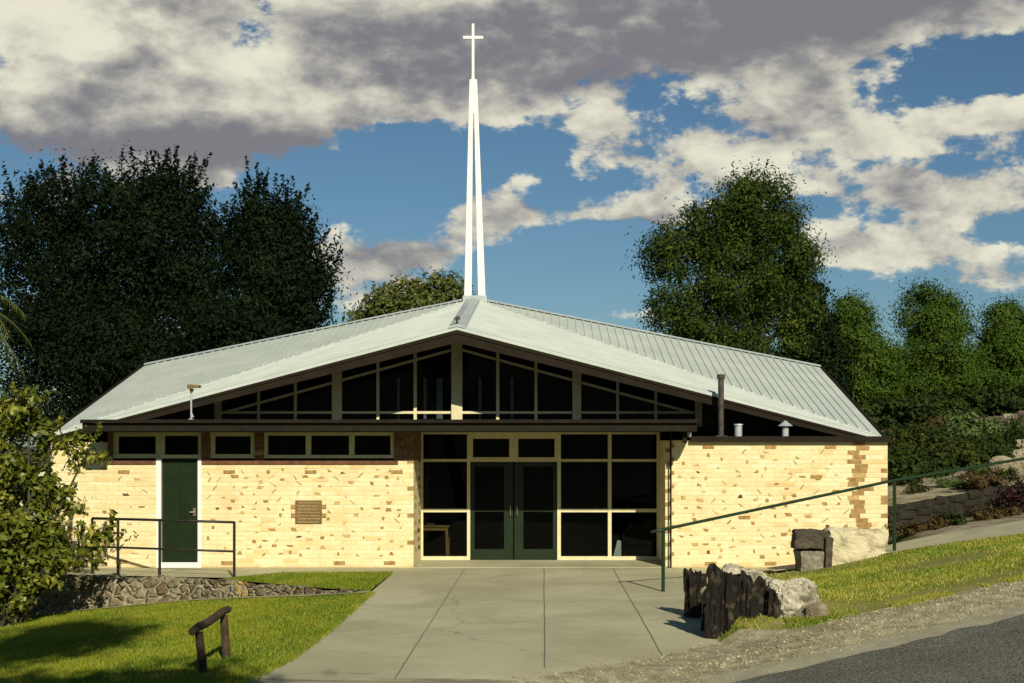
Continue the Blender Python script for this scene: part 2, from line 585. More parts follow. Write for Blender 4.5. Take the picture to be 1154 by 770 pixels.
# the ground: one sheet to the horizon
gx = np.concatenate([-np.geomspace(3000, 22, 26), np.arange(-21, 21.1, .5), np.geomspace(22, 3000, 26)])
gy = np.concatenate([-np.geomspace(3000, 41, 24), np.arange(-40, 24.1, .5), np.geomspace(25, 4000, 26)])
GX, GY = np.meshgrid(gx, gy, indexing='ij')
GZ = np_h(GX, GY) - .06
GZ = np.where((GX > 1.4) & (GX < 3.6) & (GY < -3.4) & (GY > -12.6), GZ - .55, GZ)
GZ = np.where((GX < 7.4) & (GY > -4.7) & (GX < -3), GZ - .05, GZ)
nx, ny = len(gx), len(gy)
gv = np.stack([GX, GY, GZ], -1).reshape(-1, 3)
gf = [(i * ny + j, (i + 1) * ny + j, (i + 1) * ny + j + 1, i * ny + j + 1) for i in range(nx - 1) for j in range(ny - 1)]
ground = MB().poly(gv.tolist(), gf).build('ground', M['earth'], smooth=True)
set_props(ground, kind='structure')


def zero(x, y):
    """level concrete that only dips where it meets the road"""
    return min(0.0, hz(max(-2.9, min(x, 2.2)), y)) if y < -12.4 else 0.0


path = strip('entrance_path', [(-3.4, -15.4), (-3.18, -13.8), (-3.04, -12.2), (-3.0, -10.5), (-3.0, 0.0)], [(2.55, -15.2), (2.62, -10.9), (2.62, -8), (2.72, -6), (2.72, -4), (2.7, 0.0)], 60, 20, 0.0, M['concrete'], hfun=lambda x, y: zero(x, y))
set_props(path, kind='structure')
jm = MB()
for (x0, y0, x1, y1) in ((-1.62, -14.8, -1.6, -.2), (.02, -14.8, .0, -.2), (1.45, -14.8, 1.42, -.2)):
    for i in range(24):
        ya, yb = y0 + (y1 - y0) * i / 24, y0 + (y1 - y0) * (i + 1) / 24
        xa, xb = x0 + random.uniform(-.006, .006), x0 + random.uniform(-.006, .006)
        wd = .0075
        za, zb = zero(xa, ya) + .004, zero(xb, yb) + .004
        jm.poly([(xa - wd, ya, za), (xa + wd, ya, za), (xb + wd, yb, zb), (xb - wd, yb, zb)], [(0, 1, 2, 3)])
for yy in ():
    jm.poly([(-2.98, yy - .008, .0035), (2.38, yy - .008, .0035), (2.38, yy + .008, .0035), (-2.98, yy + .008, .0035)], [(0, 1, 2, 3)])
jo = jm.build('path_joint_lines', M['joint'])
set_props(jo, kind='structure')
porch = MB().box(-2.7, 2.56, 0.0, 1.85, -.1, .012).build('porch_floor', M['concrete'])
set_props(porch, kind='structure')
# strip of concrete along the right wing and along the left wing
rp = strip('wall_footpath', [(2.6, -4.6), (3.2, -4.5), (4.3, -2.8), (5.2, -2.35), (7.3, -1.5)], [(2.7, 0), (7.3, 0)], 40, 12, .001, M['concrete'], hfun=lambda x, y: 0.0)
set_props(rp, kind='structure')
WALL_LINE = [(-12.5, -1.35), (-9.0, -1.75), (-7.0, -2.15), (-5.3, -3.2), (-4.2, -4.1), (-3.25, -4.72)]


def wall_y(x):
    xs = [p[0] for p in WALL_LINE]
    return float(np.interp(x, xs, [p[1] for p in WALL_LINE]))


terr = strip('terrace_path', [(-12.5, -1.3), (-9, -1.6), (-7.2, -1.95), (-5.9, -2.2), (-5.2, -1.25), (-3.0, -1.1)],
             [(-12.5, .35), (-9.05, 0), (-3.0, 0.0)], 40, 8, -.002, M['concrete'], hfun=lambda x, y: 0.0)
set_props(terr, kind='structure')
tg = strip('terrace_lawn', [(-6.2, -2.6), (-5.3, -3.12), (-4.2, -4.02), (-3.05, -4.64)], [(-6.0, -2.0), (-5.2, -1.22), (-3.03, -1.1)], 30, 10, .004, M['lawn'], wob=.02, hfun=lambda x, y: 0.0)
set_props(tg, kind='structure')
# the lawn below the stone wall
lawn = strip('lawn', [(-24, -1.2), (-9.0, -1.7), (-7, -2.1), (-5.3, -3.15), (-4.2, -4.05), (-3.0, -4.75)],
             [(-24, -18), (-9, -17.2), (-6, -16.4), (-4.4, -15.8), (-3.36, -15.2), (-3.14, -13.7), (-3.0, -12.1), (-2.96, -10.4), (-2.96, -4.9)], 70, 40, -.01, M['lawn'])
set_props(lawn, kind='structure')
# grass bank on the right, gravel verge, road
BANK_T = [(2.3, -8.2), (2.36, -6.2), (2.8, -4.6), (4.1, -2.95), (5.2, -2.6), (6.5, -3.15), (8.5, -4.0), (14, -3.5), (30, -2)]
BANK_B = [(2.3, -11.0), (3.0, -11.55), (3.4, -11.7), (4.6, -11.1), (6.4, -10.1), (9, -8.6), (14, -6.2), (30, 1.0)]
bank = strip('grass_bank', BANK_T, BANK_B, 200, 40, .0, M['bankgrass'])
set_props(bank, kind='structure')
verge = strip('gravel_verge', [(-3.2, -15.5), (-.5, -14.0), (.9, -12.75), (2.15, -11.3), (2.6, -11.15), (3.0, -11.5), (3.4, -11.65), (4.6, -11.05), (6.4, -10.15), (9, -8.65), (14, -6.25), (30, .95)],
              [(-3.6, -16.6), (-.9, -15.3), (1.9, -13.95), (6, -11.85), (14, -7.75), (30, .45)], 120, 14, .006, M['gravel'], wob=.03)
set_props(verge, kind='structure')


def along(t, q):
    return (1.9 + ROAD_D.x * t + ROAD_N.x * q, -13.9 + ROAD_D.y * t + ROAD_N.y * q)


seal = strip('road_shoulder', [along(t, .12) for t in np.linspace(-14, 34, 60)], [along(t, -.75) for t in np.linspace(-14, 34, 60)], 160, 5, .010, M['seal'], wob=.06)
set_props(seal, kind='structure')
road = strip('road', [along(t, -.3) for t in np.linspace(-14, 34, 60)], [along(t, -6.5) for t in np.linspace(-14, 34, 60)], 260, 8, .015, M['asphalt'], wob=.12, seed=4)
set_props(road, kind='structure')
# rising footpath on the right
sp = strip('side_path', [(4.4, -2.5), (5.2, -2.5), (6.45, -3.0), (8.5, -3.95), (14, -3.45), (22, -2.5)],
           [(4.4, -1.6), (4.9, -1.6), (6.9, -1.7), (9.6, -1.3), (15, -.2), (22, 1)], 60, 8, .012, M['concrete'])
set_props(sp, kind='structure')
gs = strip('garden_slope', [(7.3, -1.9), (9.6, -1.25), (15, -.15), (24, 1)], [(7.3, 13.6), (10, 13.8), (15, 14), (24, 14)], 40, 50, .003, M['garden'])
set_props(gs, kind='structure')

# ------------------------------------------------------------------ the church
church = thing('church', 'low cream brick church with pale folded metal roof and slender white spire', 'church', (-1.5, 3, 0))
P = church
Y0, YG, YC, YK = 0.0, 1.9, 7.2, 2.5
YF = .45
XL, XR, XC = wx(60, YF), wx(998, YF) - .03, wx(515, YF)
ZA, ZC, ZR, ZL, ZE, ZEL = wz(368, YF), wz(337, YC), wz(414, YC), wz(412, YC), wz(493, YF), wz(488, YF)
XW0, XW1 = wx(121, 0), wx(466, 0)       # left wing front
XD0, XD1 = -8.07, -7.13                 # side door bay
XP = wx(757, 0)                         # left edge of right wing front
XE = 7.19


def bricks_bits(mb, x0, x1, z0, z1, y, n, seed, holes=(), mi=1):
    """chipped, over-burnt and projecting bricks of the rustic facing"""
    rs = random.Random(seed)
    placed = []
    for _ in range(n * 12):
        if len(placed) >= n:
            break
        x, z = rs.uniform(x0 + .12, x1 - .15), rs.uniform(z0 + .12, z1 - .12)
        if any(a - .12 < x < b + .12 and c - .08 < z < d + .08 for a, b, c, d in holes):
            continue
        if any(abs(x - u) < .2 and abs(z - v) < .10 for u, v in placed):
            continue
        placed.append((x, z))
        kind = rs.random()
        wd, hh = rs.uniform(.04, .125), rs.choice((.034, .045, .06, .07))
        j_ = lambda: rs.uniform(-.012, .012)
        if kind < .5:       # torn piece of a course, leaning ends
            a1, a2 = rs.uniform(-.05, .05), rs.uniform(-.05, .05)
            pts = [(x - wd / 2 + j_(), z - hh / 2), (x + wd / 2 + j_(), z - hh / 2), (x + wd / 2 + a1, z + hh / 2), (x - wd / 2 + a2, z + hh / 2)]
            if pts[3][0] > pts[2][0] - .02:
                pts = pts[:3]
        elif kind < .72:    # wedge
            sk = rs.uniform(-.07, .07)
            pts = [(x - wd / 2, z - hh / 2 + j_()), (x + wd / 2, z - hh / 2 + j_()), (x + sk, z + hh / 2)]
        elif kind < .88:    # thin slash
            sk = rs.choice((-1, 1)) * rs.uniform(.03, .08)
            pts = [(x - .012 - sk, z - .045), (x + .016 - sk, z - .045), (x + .014 + sk * .6, z + .04), (x - .008 + sk * .6, z + .045)]
        else:
            pts = [(x - wd * .4, z - .035), (x + wd * .4, z - .035), (x + wd * .45 + j_(), z), (x + wd * .35, z + .035), (x - wd * .4 + j_(), z + .035)]
        mb.prism_y(pts, y - rs.uniform(.004, .014), y + .02, rs.choice((mi, mi, mi, 3, 3, 2 if rs.random() < .3 else 3)))


wallM = [M['brick'], M['brown_brick'], M['red_brick'], material("tan_brick", (.44, .29, .11), (.58, .42, .18), 12, .85, .4, 30)]
# left wing: front wall below the sill
mb = MB()
mb.box(XD1, XW1, 0, .24, 0, 2.235)
mb.box(XW0, XD0, 0, .24, 0, 2.235)
mb.box(XW1 - .24, XW1, .24, YG, 0, 2.235)
plq = (wx(333, 0), wx(363, 0), wz(590, 0), wz(564, 0))
bricks_bits(mb, XD1, XW1 - .1, .1, 2.2, 0, 120, 3, [plq])
bricks_bits(mb, XW0, XD0, .1, 2.2, 0, 11, 9)
for (x, z) in [(-6.6, .10), (-4.25, .10), (-2.95 - .25, .10), (-6.55, 2.0), (-4.85, 2.0), (-3.05, 2.0), (-8.8, .12), (-8.75, 2.0)]:
    mb.prism_y([(x - .12, z - .038), (x + .12, z - .038), (x + .12, z + .038), (x - .12, z + .038)], -.01, .02, 1)
for i, z in enumerate(np.arange(.3, 2.2, .188)):        # toothed dark quoins on both faces of the corner
    if i % 3 == 1:
        mb.box(XW1 - .13, XW1 + .006, -.006, .12, z, z + .08, 1)
    else:
        mb.box(XW1 - .02, XW1 + .006, .35, .58, z, z + .08, 1)
for z in np.arange(.2, 2.2, .188):
    mb.box(XW1 - .02, XW1 + .006, 1.0 + random.uniform(-.2, .3), 1.45, z + .094, z + .175, random.choice((1, 2)))
for (a, b) in ((plq[0] - .09, plq[0]), (plq[1], plq[1] + .09)):      # projecting bricks beside the plaque
    for z in (1.06, 1.24):
        mb.box(a, b, -.03, .02, z, z + .075, 1)
mb.build('brick_wall', wallM, P)
mb = MB()
mb.box(XD1 + .01, XW1 - .32, -.03, .0, 2.16, 2.235, 0)
mb.box(XW0, XD0 - .01, -.03, .0, 2.16, 2.235, 0)
mb.build('brick_sill', M['red_brick'], P)
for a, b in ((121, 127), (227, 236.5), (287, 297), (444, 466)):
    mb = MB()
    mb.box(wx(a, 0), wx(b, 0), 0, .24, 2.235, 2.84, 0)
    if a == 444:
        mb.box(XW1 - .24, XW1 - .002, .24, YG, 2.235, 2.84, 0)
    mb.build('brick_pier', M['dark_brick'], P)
# far left wall, set back a little
mb = MB()
mb.box(XL, XW0 - .003, .32, .56, -.6, 2.62, 0)
bricks_bits(mb, XL, XW0, .2, 2.5, .32, 16, 4)
mb.box(XL + .001, XL + .24, .56, 12.3, -.8, 2.62, 0)
mb.build('brick_wall', wallM, P)
# right wing
mb = MB()
ZT = 2.66
mb.box(XP, XE, 0, .24, 0, ZT)
mb.box(XE - .24, XE - .001, .24, 12.3, 0, ZT)
mb.box(2.56, XP - .002, .10, .34, 0, ZT)
mb.box(2.56 + .001, 2.79, .34, YG, 0, ZT)
bricks_bits(mb, XP + .05, XE - .5, .1, ZT - .1, 0, 128, 5)
for x, z in [(3.5, .09), (4.75, .09), (6.1, .12), (3.45, 2.52), (4.75, 2.52), (6.0, 2.52), (4.2, 1.05), (5.7, 1.9)]:
    mb.prism_y([(x - .12, z - .036), (x + .12, z - .036), (x + .12, z + .036), (x - .12, z + .036)], -.01, .02, 1)
for i, z in enumerate(np.arange(.10, 2.55, .094)):       # brown bricks down the outer corner
    a = XE - random.uniform(.62, .86)
    if random.random() < .95:
        mb.box(a, a + random.uniform(.2, .36), -.008, .02, z + .006, z + .09, random.choice((1, 1, 3, 1)))
    if random.random() < .45:
        mb.box(XE - .14, XE + .004, -.007, .02, z + .006, z + .09, 1)
for i, z in enumerate(np.arange(.15, 2.6, .282)):
    mb.box(2.557, XP - .01, .093, .12, z, z + .085, 1)
    mb.box(XP - .006, XP + .05, -.006, .05, z + .1, z + .18, 1)
mb.build('brick_wall', wallM, P)
# flat roof edge over right wing
mb = MB()
mb.box(3.06, XE + .05, -.10, YK - .05, ZT + .003, ZT + .07, 0)
mb.box(3.06, XE + .05, -.13, -.10, ZT - .03, ZT + .085, 0)
mb.build('wing_roof_edge', M['gutter'], P)

# canopy over the porch and left wing
XK0, XK1 = wx(93, -1), wx(785, -1)
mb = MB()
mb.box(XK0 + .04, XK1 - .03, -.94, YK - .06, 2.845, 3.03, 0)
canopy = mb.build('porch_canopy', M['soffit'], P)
mb = MB()
mb.box(XK0, XK1, -1.02, -.94, 2.835, 3.0, 0)
mb.box(XK0 - .02, XK1 + .02, -1.10, -.94, 3.0, 3.075, 0)
mb.box(XK0 - .02, XK0 + .04, -.94, YK - .1, 2.835, 3.07, 0)
mb.box(XK1 - .03, XK1 + .02, -.94, YK - .1, 2.835, 3.07, 0)
mb.build('gutter', M['gutter'], canopy, bevel=.012)
mb = MB()
mb.box(XK1 - .26, XK1 - .17, -.80, -.72, 2.60, 2.84, 0)
mb.tube([(2.662, -.022, 2.83), (2.662, -.022, .03)], .018, 8)
mb.build('downpipe', M['gutter'], canopy)


# roof: every quarter folds along the valley from centre to corner
def roof_z(x, y):
    xe, zr, ze = (XR, ZR, ZE) if x >= XC else (XL, ZL, ZEL)
    u = (x - XC) / (xe - XC)
    v = (YC - y) / (YC - YF) if y <= YC else (y - YC) / (YC - YF)
    if u >= v:
        return ZC + (zr - ZC) * u + (ze - zr) * v
    return ZC + (ZA - ZC) * v + (ze - ZA) * u


mb = MB()
YB = 2 * YC - YF


def rv(x, y, dz_=0.0):
    return (x, y, roof_z(x, y) + dz_)


for (xe, s) in ((XR, 1), (XL, -1)):
    for (ye, t_) in ((YF, 1), (YB, -1)):
        Cn, An, Rn, En = (XC, YC), (XC, ye), (xe, YC), (xe, ye)
        zz = {Cn: ZC, An: ZA, Rn: ZR if s > 0 else ZL, En: ZE if s > 0 else ZEL}
        for tri in ((Cn, Rn, En), (Cn, En, An)):
            top = [(p[0], p[1], zz[p]) for p in tri]
            bot = [(p[0], p[1], zz[p] - .07) for p in tri]
            flip = (s * t_) < 0
            mb.poly(top, [(0, 2, 1)] if not flip else [(0, 1, 2)], 0)
            mb.poly(bot, [(0, 1, 2)] if not flip else [(0, 2, 1)], 1)
        # edge faces
        mb.poly([(An[0], ye, zz[An]), (xe, ye, zz[En]), (xe, ye, zz[En] - .07), (An[0], ye, zz[An] - .07)], [(0, 1, 2, 3)], 0)
        mb.poly([(xe, YC, zz[Rn]), (xe, ye, zz[En]), (xe, ye, zz[En] - .07), (xe, YC, zz[Rn] - .07)], [(0, 1, 2, 3)], 1)


def rib(p, q, wdt, hgt, ax):
    """standing rib from p to q lying on the roof, ax = axis of its width"""
    a = Vector(p)
    b = Vector(q)
    wv = Vector((wdt / 2, 0, 0)) if ax == 'x' else Vector((0, wdt / 2, 0))
    h_ = Vector((0, 0, hgt))
    sl = .012
    mb.hexa([a - wv, a + wv, b + wv, b - wv] if ax == 'x' else [a - wv, b - wv, b + wv, a + wv],
            [a - wv * .7 + h_, a + wv * .7 + h_, b + wv * .7 + h_, b - wv * .7 + h_] if ax == 'x' else [a - wv * .7 + h_, b - wv * .7 + h_, b + wv * .7 + h_, a + wv * .7 + h_], 0)


for (xe, s) in ((XR, 1), (XL, -1)):
    half = abs(xe - XC)
    nr = int(half / .205)
    for i in range(1, nr):
        x = XC + s * i * .205
        u = abs(x - XC) / half
        yv = YC - u * (YC - YF)       # where the valley crosses
        rib((x, YC - .03, roof_z(x, YC - .03) - .004), (x, yv + .02, roof_z(x, yv + .02) - .004), .042, .030, 'x')
    for i in range(1, 40):
        y = YC - i * .205
        v = (YC - y) / (YC - YF)
        if v > .995:
            break
        xv = XC + s * v * half
        rib((XC + s * .2, y, roof_z(XC + s * .2, y) - .004), (xv - s * .02, y, roof_z(xv - s * .02, y) - .004), .04, .012, 'y')
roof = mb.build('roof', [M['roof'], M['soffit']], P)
# front rake boards
mb = MB()
for (xe, ze, s) in ((XR, ZE, 1), (XL, ZEL, -1)):
    a, b = (XC, ZA), (xe - s * .02, ze)
    hgt0, hgt1 = .345, .20
    for (y0, y1, top, bot0, bot1) in ((YF + .012, YF + .06, -.073, hgt0, hgt1), (YF - .01, YF + .012, -.073, .15, .11)):
        pts = [(a[0], a[1] - bot0), (b[0], b[1] - bot1), (b[0], b[1] + top), (a[0], a[1] + top)]
        if s < 0:
            pts = pts[::-1]
        mb.prism_y(pts, y0, y1, 0)
mb.build('fascia', M['fascia'], roof)
for (xe, zr, ze, s) in ((XR, ZR, ZE, 1), (XL, ZL, ZEL, -1)):
    mb = MB()
    for (ye) in (YF, YB):
        b_, c_ = (xe, ye, ze), (xe, YC, zr)
        xo = xe + s * .032
        ring = lambda p: [(p[0] + s * .004, p[1], p[2] - .13), (xo, p[1], p[2] - .13), (xo, p[1], p[2] + .04), (p[0] - s * .02, p[1], p[2] + .04), (p[0] - s * .02, p[1], p[2] + .03), (p[0] + s * .004, p[1], p[2] + .03)]
        mb.hexa(ring(b_), ring(c_), 0)
    mb.build('verge_board', M['fascia'], roof)
mb = MB()
for s in (-1, 1):     # front ridge capping
    mb.poly([(XC, YF - .02, ZA + .05), (XC, YC, ZC + .05), (XC + s * .17, YC, roof_z(XC + s * .17, YC) + .045), (XC + s * .17, YF - .02, roof_z(XC + s * .17, YF) + .045)], [(0, 1, 2, 3)])
    mb.poly([(XC + s * .17, YF - .02, roof_z(XC + s * .17, YF) + .045), (XC + s * .17, YC, roof_z(XC + s * .17, YC) + .045), (XC + s * .17, YC, roof_z(XC + s * .17, YC)), (XC + s * .17, YF - .02, roof_z(XC + s * .17, YF))], [(0, 1, 2, 3)])
    mb.poly([(XC, YF - .02, ZA + .05), (XC + s * .17, YF - .02, roof_z(XC + s * .17, YF) + .045), (XC + s * .17, YF - .02, roof_z(XC + s * .17, YF)), (XC, YF - .02, ZA)], [(0, 1, 2, 3)])
for (xe, zr, s) in ((XR, ZR, 1), (XL, ZL, -1)):
    a, b = Vector((XC, YC, ZC + .03)), Vector((xe, YC, zr + .03))
    mb.hexa([a + Vector((0, -.10, -.02)), a + Vector((0, .1, -.02)), a + Vector((0, .0, .03))], [b + Vector((0, -.10, -.02)), b + Vector((0, .1, -.02)), b + Vector((0, .0, .03))])
mb.build('ridge_cap', M['roof_cap'], roof)
mb = MB()
mb.tube([(XC - .0, YF + .02, ZA + .04), (XC - .0, YF + .02, ZA + .15)], .022, 8)
mb.box(XC - .07, XC + .07, YF - .02, YF + .06, ZA + .15, ZA + .18)
mb.box(XC - .03, XC + .05, YF - .02, YF + .06, ZA + .18, ZA + .215)
mb.build('ridge_finial', M['flue'], roof)

# gable walls behind: back, sides and dark boarding beside the clerestory
mb = MB()


def under(x, y):
    return roof_z(x, y) - .075


def gable(mb, x0, x1, y0, y1, zb, mi=0):
    xs = sorted({x0, x1} | {x for x in (XC, XC + (XR - XC) * ((YC - y0) / (YC - YF)), XC + (XL - XC) * ((YC - y0) / (YC - YF))) if x0 < x < x1})
    pts = [(x0, zb), (x1, zb)] + [(x, min(under(x, y0), under(x, min(y1, YC)))) for x in xs[::-1]]
    mb.prism_y(pts, y0, y1, mi)


XCL0, XCL1 = wx(243, YK), wx(789, YK)
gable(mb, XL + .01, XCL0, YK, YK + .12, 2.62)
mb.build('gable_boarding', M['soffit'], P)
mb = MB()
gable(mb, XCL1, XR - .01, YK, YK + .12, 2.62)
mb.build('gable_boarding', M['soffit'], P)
mb = MB()
mb.prism_y([(XL + .3, 0), (XR - .3, 0), (XR - .3, 2.6), (XC, 4.6), (XL + .3, 2.6)], 13.6, 13.8, 0)
for xe, s in ((XR, -1), (XL, 1)):
    zr = ZR if xe > 0 else ZL
    ze = ZE if xe > 0 else ZEL
    x0, x1 = sorted((xe + s * .02, xe + s * .2))
    n0 = [(YF + .3, 2.6), (YB - .3, 2.6), (YB - .3, ze - .02), (YC, zr - .09), (YF + .3, ze - .02)]
    mb.hexa([(x0, a, b) for a, b in n0], [(x1, a, b) for a, b in n0], 0)
mb.build('rear_wall', M['brick'], P)

# clerestory window
ZK = 3.04
tops = lambda x: under(x, YK) - .01
zl = wz(465, YK)
mb = MB()
mb.box(XCL0, XCL1, YK - .02, YK + .05, zl - .028, zl + .028, 0)
apx, apz = wx(515, YK), wz(393, YK)


def slope_z(x):
    xa = wx(253, YK) if x < apx else wx(779, YK)
    return apz + (zl - apz) * (x - apx) / (xa - apx)


for (xa) in (wx(253, YK), wx(779, YK)):
    pts = [(xa, zl - .03), (apx, apz - .03), (apx, apz + .03), (xa, zl + .03)]
    if xa > apx:
        pts = [pts[1], pts[0], pts[3], pts[2]]
    mb.prism_y(pts, YK - .015, YK + .045, 0)
for px, hw in ((291.5, .03), (333, .03), (426, .032), (468, .035), (561, .035), (604, .032), (696, .03), (739, .03)):
    x = wx(px, YK)
    mb.prism_y([(x - hw, ZK - .1), (x + hw, ZK - .1), (x + hw, tops(x) - .02), (x - hw, tops(x) - .02)], YK - .03, YK + .06, 0)
clere = mb.build('clerestory_window', M['paint'], P)
for px, hw in ((246, .075), (380, .11), (515, .125), (650, .10), (787, .08)):
    x = wx(px, YK)
    mb = MB()
    mb.box(x - hw, x + hw, YK - .09, YK + .09, ZK - .1, tops(x) - .05, 0)
    mb.build('clerestory_post', M['paint'], clere, bevel=.008)
mb = MB()
xs = [XCL0, -6.0, XC, 2.0, XCL1]
gl = [(XCL0, ZK - .1), (XCL1, ZK - .1), (XCL1, tops(XCL1)), (1.2, tops(1.2)), (XC, tops(XC)), (-5, tops(-5)), (XCL0, tops(XCL0))]
mb.prism_y(gl, YK + .008, YK + .014, 0)
mb.build('pane', M['glass'], clere)

# hall interior behind the glass
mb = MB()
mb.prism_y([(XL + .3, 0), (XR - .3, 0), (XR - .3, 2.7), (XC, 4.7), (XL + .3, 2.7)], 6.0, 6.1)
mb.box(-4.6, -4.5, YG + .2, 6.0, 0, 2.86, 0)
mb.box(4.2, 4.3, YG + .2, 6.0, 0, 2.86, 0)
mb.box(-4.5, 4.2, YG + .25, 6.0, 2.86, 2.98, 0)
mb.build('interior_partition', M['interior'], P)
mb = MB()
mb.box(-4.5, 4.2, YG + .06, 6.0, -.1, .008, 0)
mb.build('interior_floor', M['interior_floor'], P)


def curtain(x0, x1, z0, z1, y, label):
    n = max(8, int((x1 - x0) / .03))
    v, f = [], []
    for i in range(n + 1):
        x = x0 + (x1 - x0) * i / n
        yy = y + .035 * math.sin(i * 1.15 + x * 3) + .01 * math.sin(i * 2.7)
        v += [(x, yy, z0), (x, yy + .004, z1(x))]
    for i in range(n):
        f.append((2 * i, 2 * i + 2, 2 * i + 3, 2 * i + 1))
    o = MB().poly(v, f).build('curtain', M['curtain'], smooth=True)
    set_props(o, label, 'curtain', 'dark curtains behind the clerestory')
    return o


bays = [(253, 372), (388, 503), (525, 640), (660, 780)]
tell = ['dark curtain behind the leftmost clerestory bay', 'dark curtain behind the clerestory bay left of the centre post',
        'dark curtain behind the clerestory bay right of the centre post', 'dark curtain behind the rightmost clerestory bay']
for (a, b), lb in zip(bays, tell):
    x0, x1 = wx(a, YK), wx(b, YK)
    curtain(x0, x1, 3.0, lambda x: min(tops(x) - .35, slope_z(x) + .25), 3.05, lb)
for px in (449, 479, 495.5, 541, 577):  # pale strips behind the glass, imitating reflections of the mullions
    x = wx(px, 2.85)
    hw = .07 if px == 495.5 else .03
    mb = MB()
    mb.box(x - hw, x + hw, 2.82, 2.9, 3.0, min(slope_z(x), 4.2) - .1, 0)
    mb.build('mullion_reflection', M['steel'], P)

# high windows of the left wing
ZW0, ZW1 = 2.285, 2.83


def frame_window(name, xs, z0, z1, y0, y1, fw=.055, cols=None, parent=P):
    """outer frame with mullions at the listed x edges; one pane per light"""
    f = MB()
    f.box(xs[0], xs[-1], y0, y1, z1 - fw, z1, 0)
    f.box(xs[0], xs[-1], y0 - .012, y1, z0, z0 + fw, 0)
    for i, x in enumerate(xs):
        xa, xb = (x, x + fw * 1.1) if i == 0 else ((x - fw * 1.1, x) if i == len(xs) - 1 else (x - fw * .8, x + fw * .8))
        f.box(xa, xb, y0 + .004, y1 - .002, z0 + fw, z1 - fw, 0)
    o = f.build(name, M['paint'], parent)
    for a, b in zip(xs[:-1], xs[1:]):
        g = MB()
        g.box(a + fw * .9, b - fw * .9, (y0 + y1) / 2, (y0 + y1) / 2 + .006, z0 + fw - .01, z1 - fw + .01, 0)
        g.build('pane', M['glass'], o)
    return o


frame_window('high_window', [wx(127, 0), wx(180, 0)], ZW0, ZW1, .05, .13, .09)
frame_window('high_window', [wx(180, 0) + .004, wx(227, 0)], ZW0, ZW1, .05, .13, .075)
frame_window('high_window', [wx(236.5, 0), wx(287, 0)], ZW0, ZW1, .05, .13, .085)
frame_window('high_window', [wx(297, 0), wx(347, 0), wx(396, 0), wx(444, 0)], ZW0, ZW1, .05, .13, .07)
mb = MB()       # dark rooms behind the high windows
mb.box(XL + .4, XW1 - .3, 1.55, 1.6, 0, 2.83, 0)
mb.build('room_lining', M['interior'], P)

# side door with its white frame
mb = MB()
mb.box(XD0, XD0 + .10, -.012, .16, .0, ZW0 - .003, 0)
mb.box(XD1 - .075, XD1, -.012, .16, .0, ZW0 - .003, 0)
mb.box(XD0 + .10, XD1 - .075, .01, .14, .0, .11, 0)
mb.build('door_frame', M['white'], P)
mb = MB()
n = 8
dx0, dx1 = XD0 + .103, XD1 - .078
for i in range(n):
    a = dx0 + (dx1 - dx0) * i / n
    b = dx0 + (dx1 - dx0) * (i + 1) / n
    mb.box(a + .005, b - .005, .06, .10, .125, ZW0 - .012, 0)
mb.box(dx0, dx1, .07, .11, .12, ZW0 - .008, 0)
sd = mb.build('side_door', M['green_door'], P)
mb = MB()
mb.box(dx1 - .11, dx1 - .05, .045, .06, 1.08, 1.25)
mb.tube([(dx1 - .08, .06, 1.16), (dx1 - .08, .0, 1.16), (dx1 - .16, -.005, 1.16)], .014, 8)
mb.build('handle', M['brass'], sd)

# entrance glazing
ZH = wz(488, YG)
zt = wz(519, YG)
zm = wz(575, YG)
GXa, GXb = wx(473.5, YG), wx(743.5, YG)
dxa, dxb = wx(530, YG), wx(628, YG)
mb = MB()
mb.box(GXa, GXb, YG - .05, YG + .05, ZH - .03, ZH + .09, 0)
mb.box(GXa, GXb, YG - .044, YG + .046, zt - .03, zt + .03, 0)
for (pa, pb) in ((473.5, 477), (526.5, 530), (628, 632), (685, 689), (740, 743.5)):
    mb.box(wx(pa, YG), wx(pb, YG), YG - .06, YG + .06, .0, ZH - .03, 0)
for (pa, pb) in ((477, 526.5), (632, 685), (689, 740)):
    mb.box(wx(pa, YG), wx(pb, YG), YG - .048, YG + .048, zm - .045, zm + .03, 0)
    mb.box(wx(pa, YG), wx(pb, YG), YG - .058, YG + .05, .0, .09, 0)
# small lights over the doors
for (pa, pb) in ((530, 533), (574, 584), (625, 628)):
    mb.box(wx(pa, YG), wx(pb, YG), YG - .04, YG + .04, zt + .03, ZH - .03, 0)
mb.box(wx(533, YG), wx(625, YG), YG - .036, YG + .036, ZH - .13, ZH - .03, 0)
mb.box(wx(533, YG), wx(625, YG), YG - .036, YG + .036, zt + .03, zt + .07, 0)
glz = mb.build('entrance_glazing', M['paint'], P)
for (pa, pb, z0, z1) in ((477, 526.5, .09, zm), (477, 526.5, zm, zt), (477, 526.5, zt, ZH), (632, 685, .09, zm), (632, 685, zm, zt), (632, 685, zt, ZH),
                         (689, 740, .09, zm), (689, 740, zm, zt), (689, 740, zt, ZH), (533, 574, zt, ZH), (584, 625, zt, ZH)):
    g = MB()
    g.box(wx(pa, YG) - .01, wx(pb, YG) + .01, YG, YG + .006, z0, z1, 0)
    g.build('pane', M['glass'], glz)


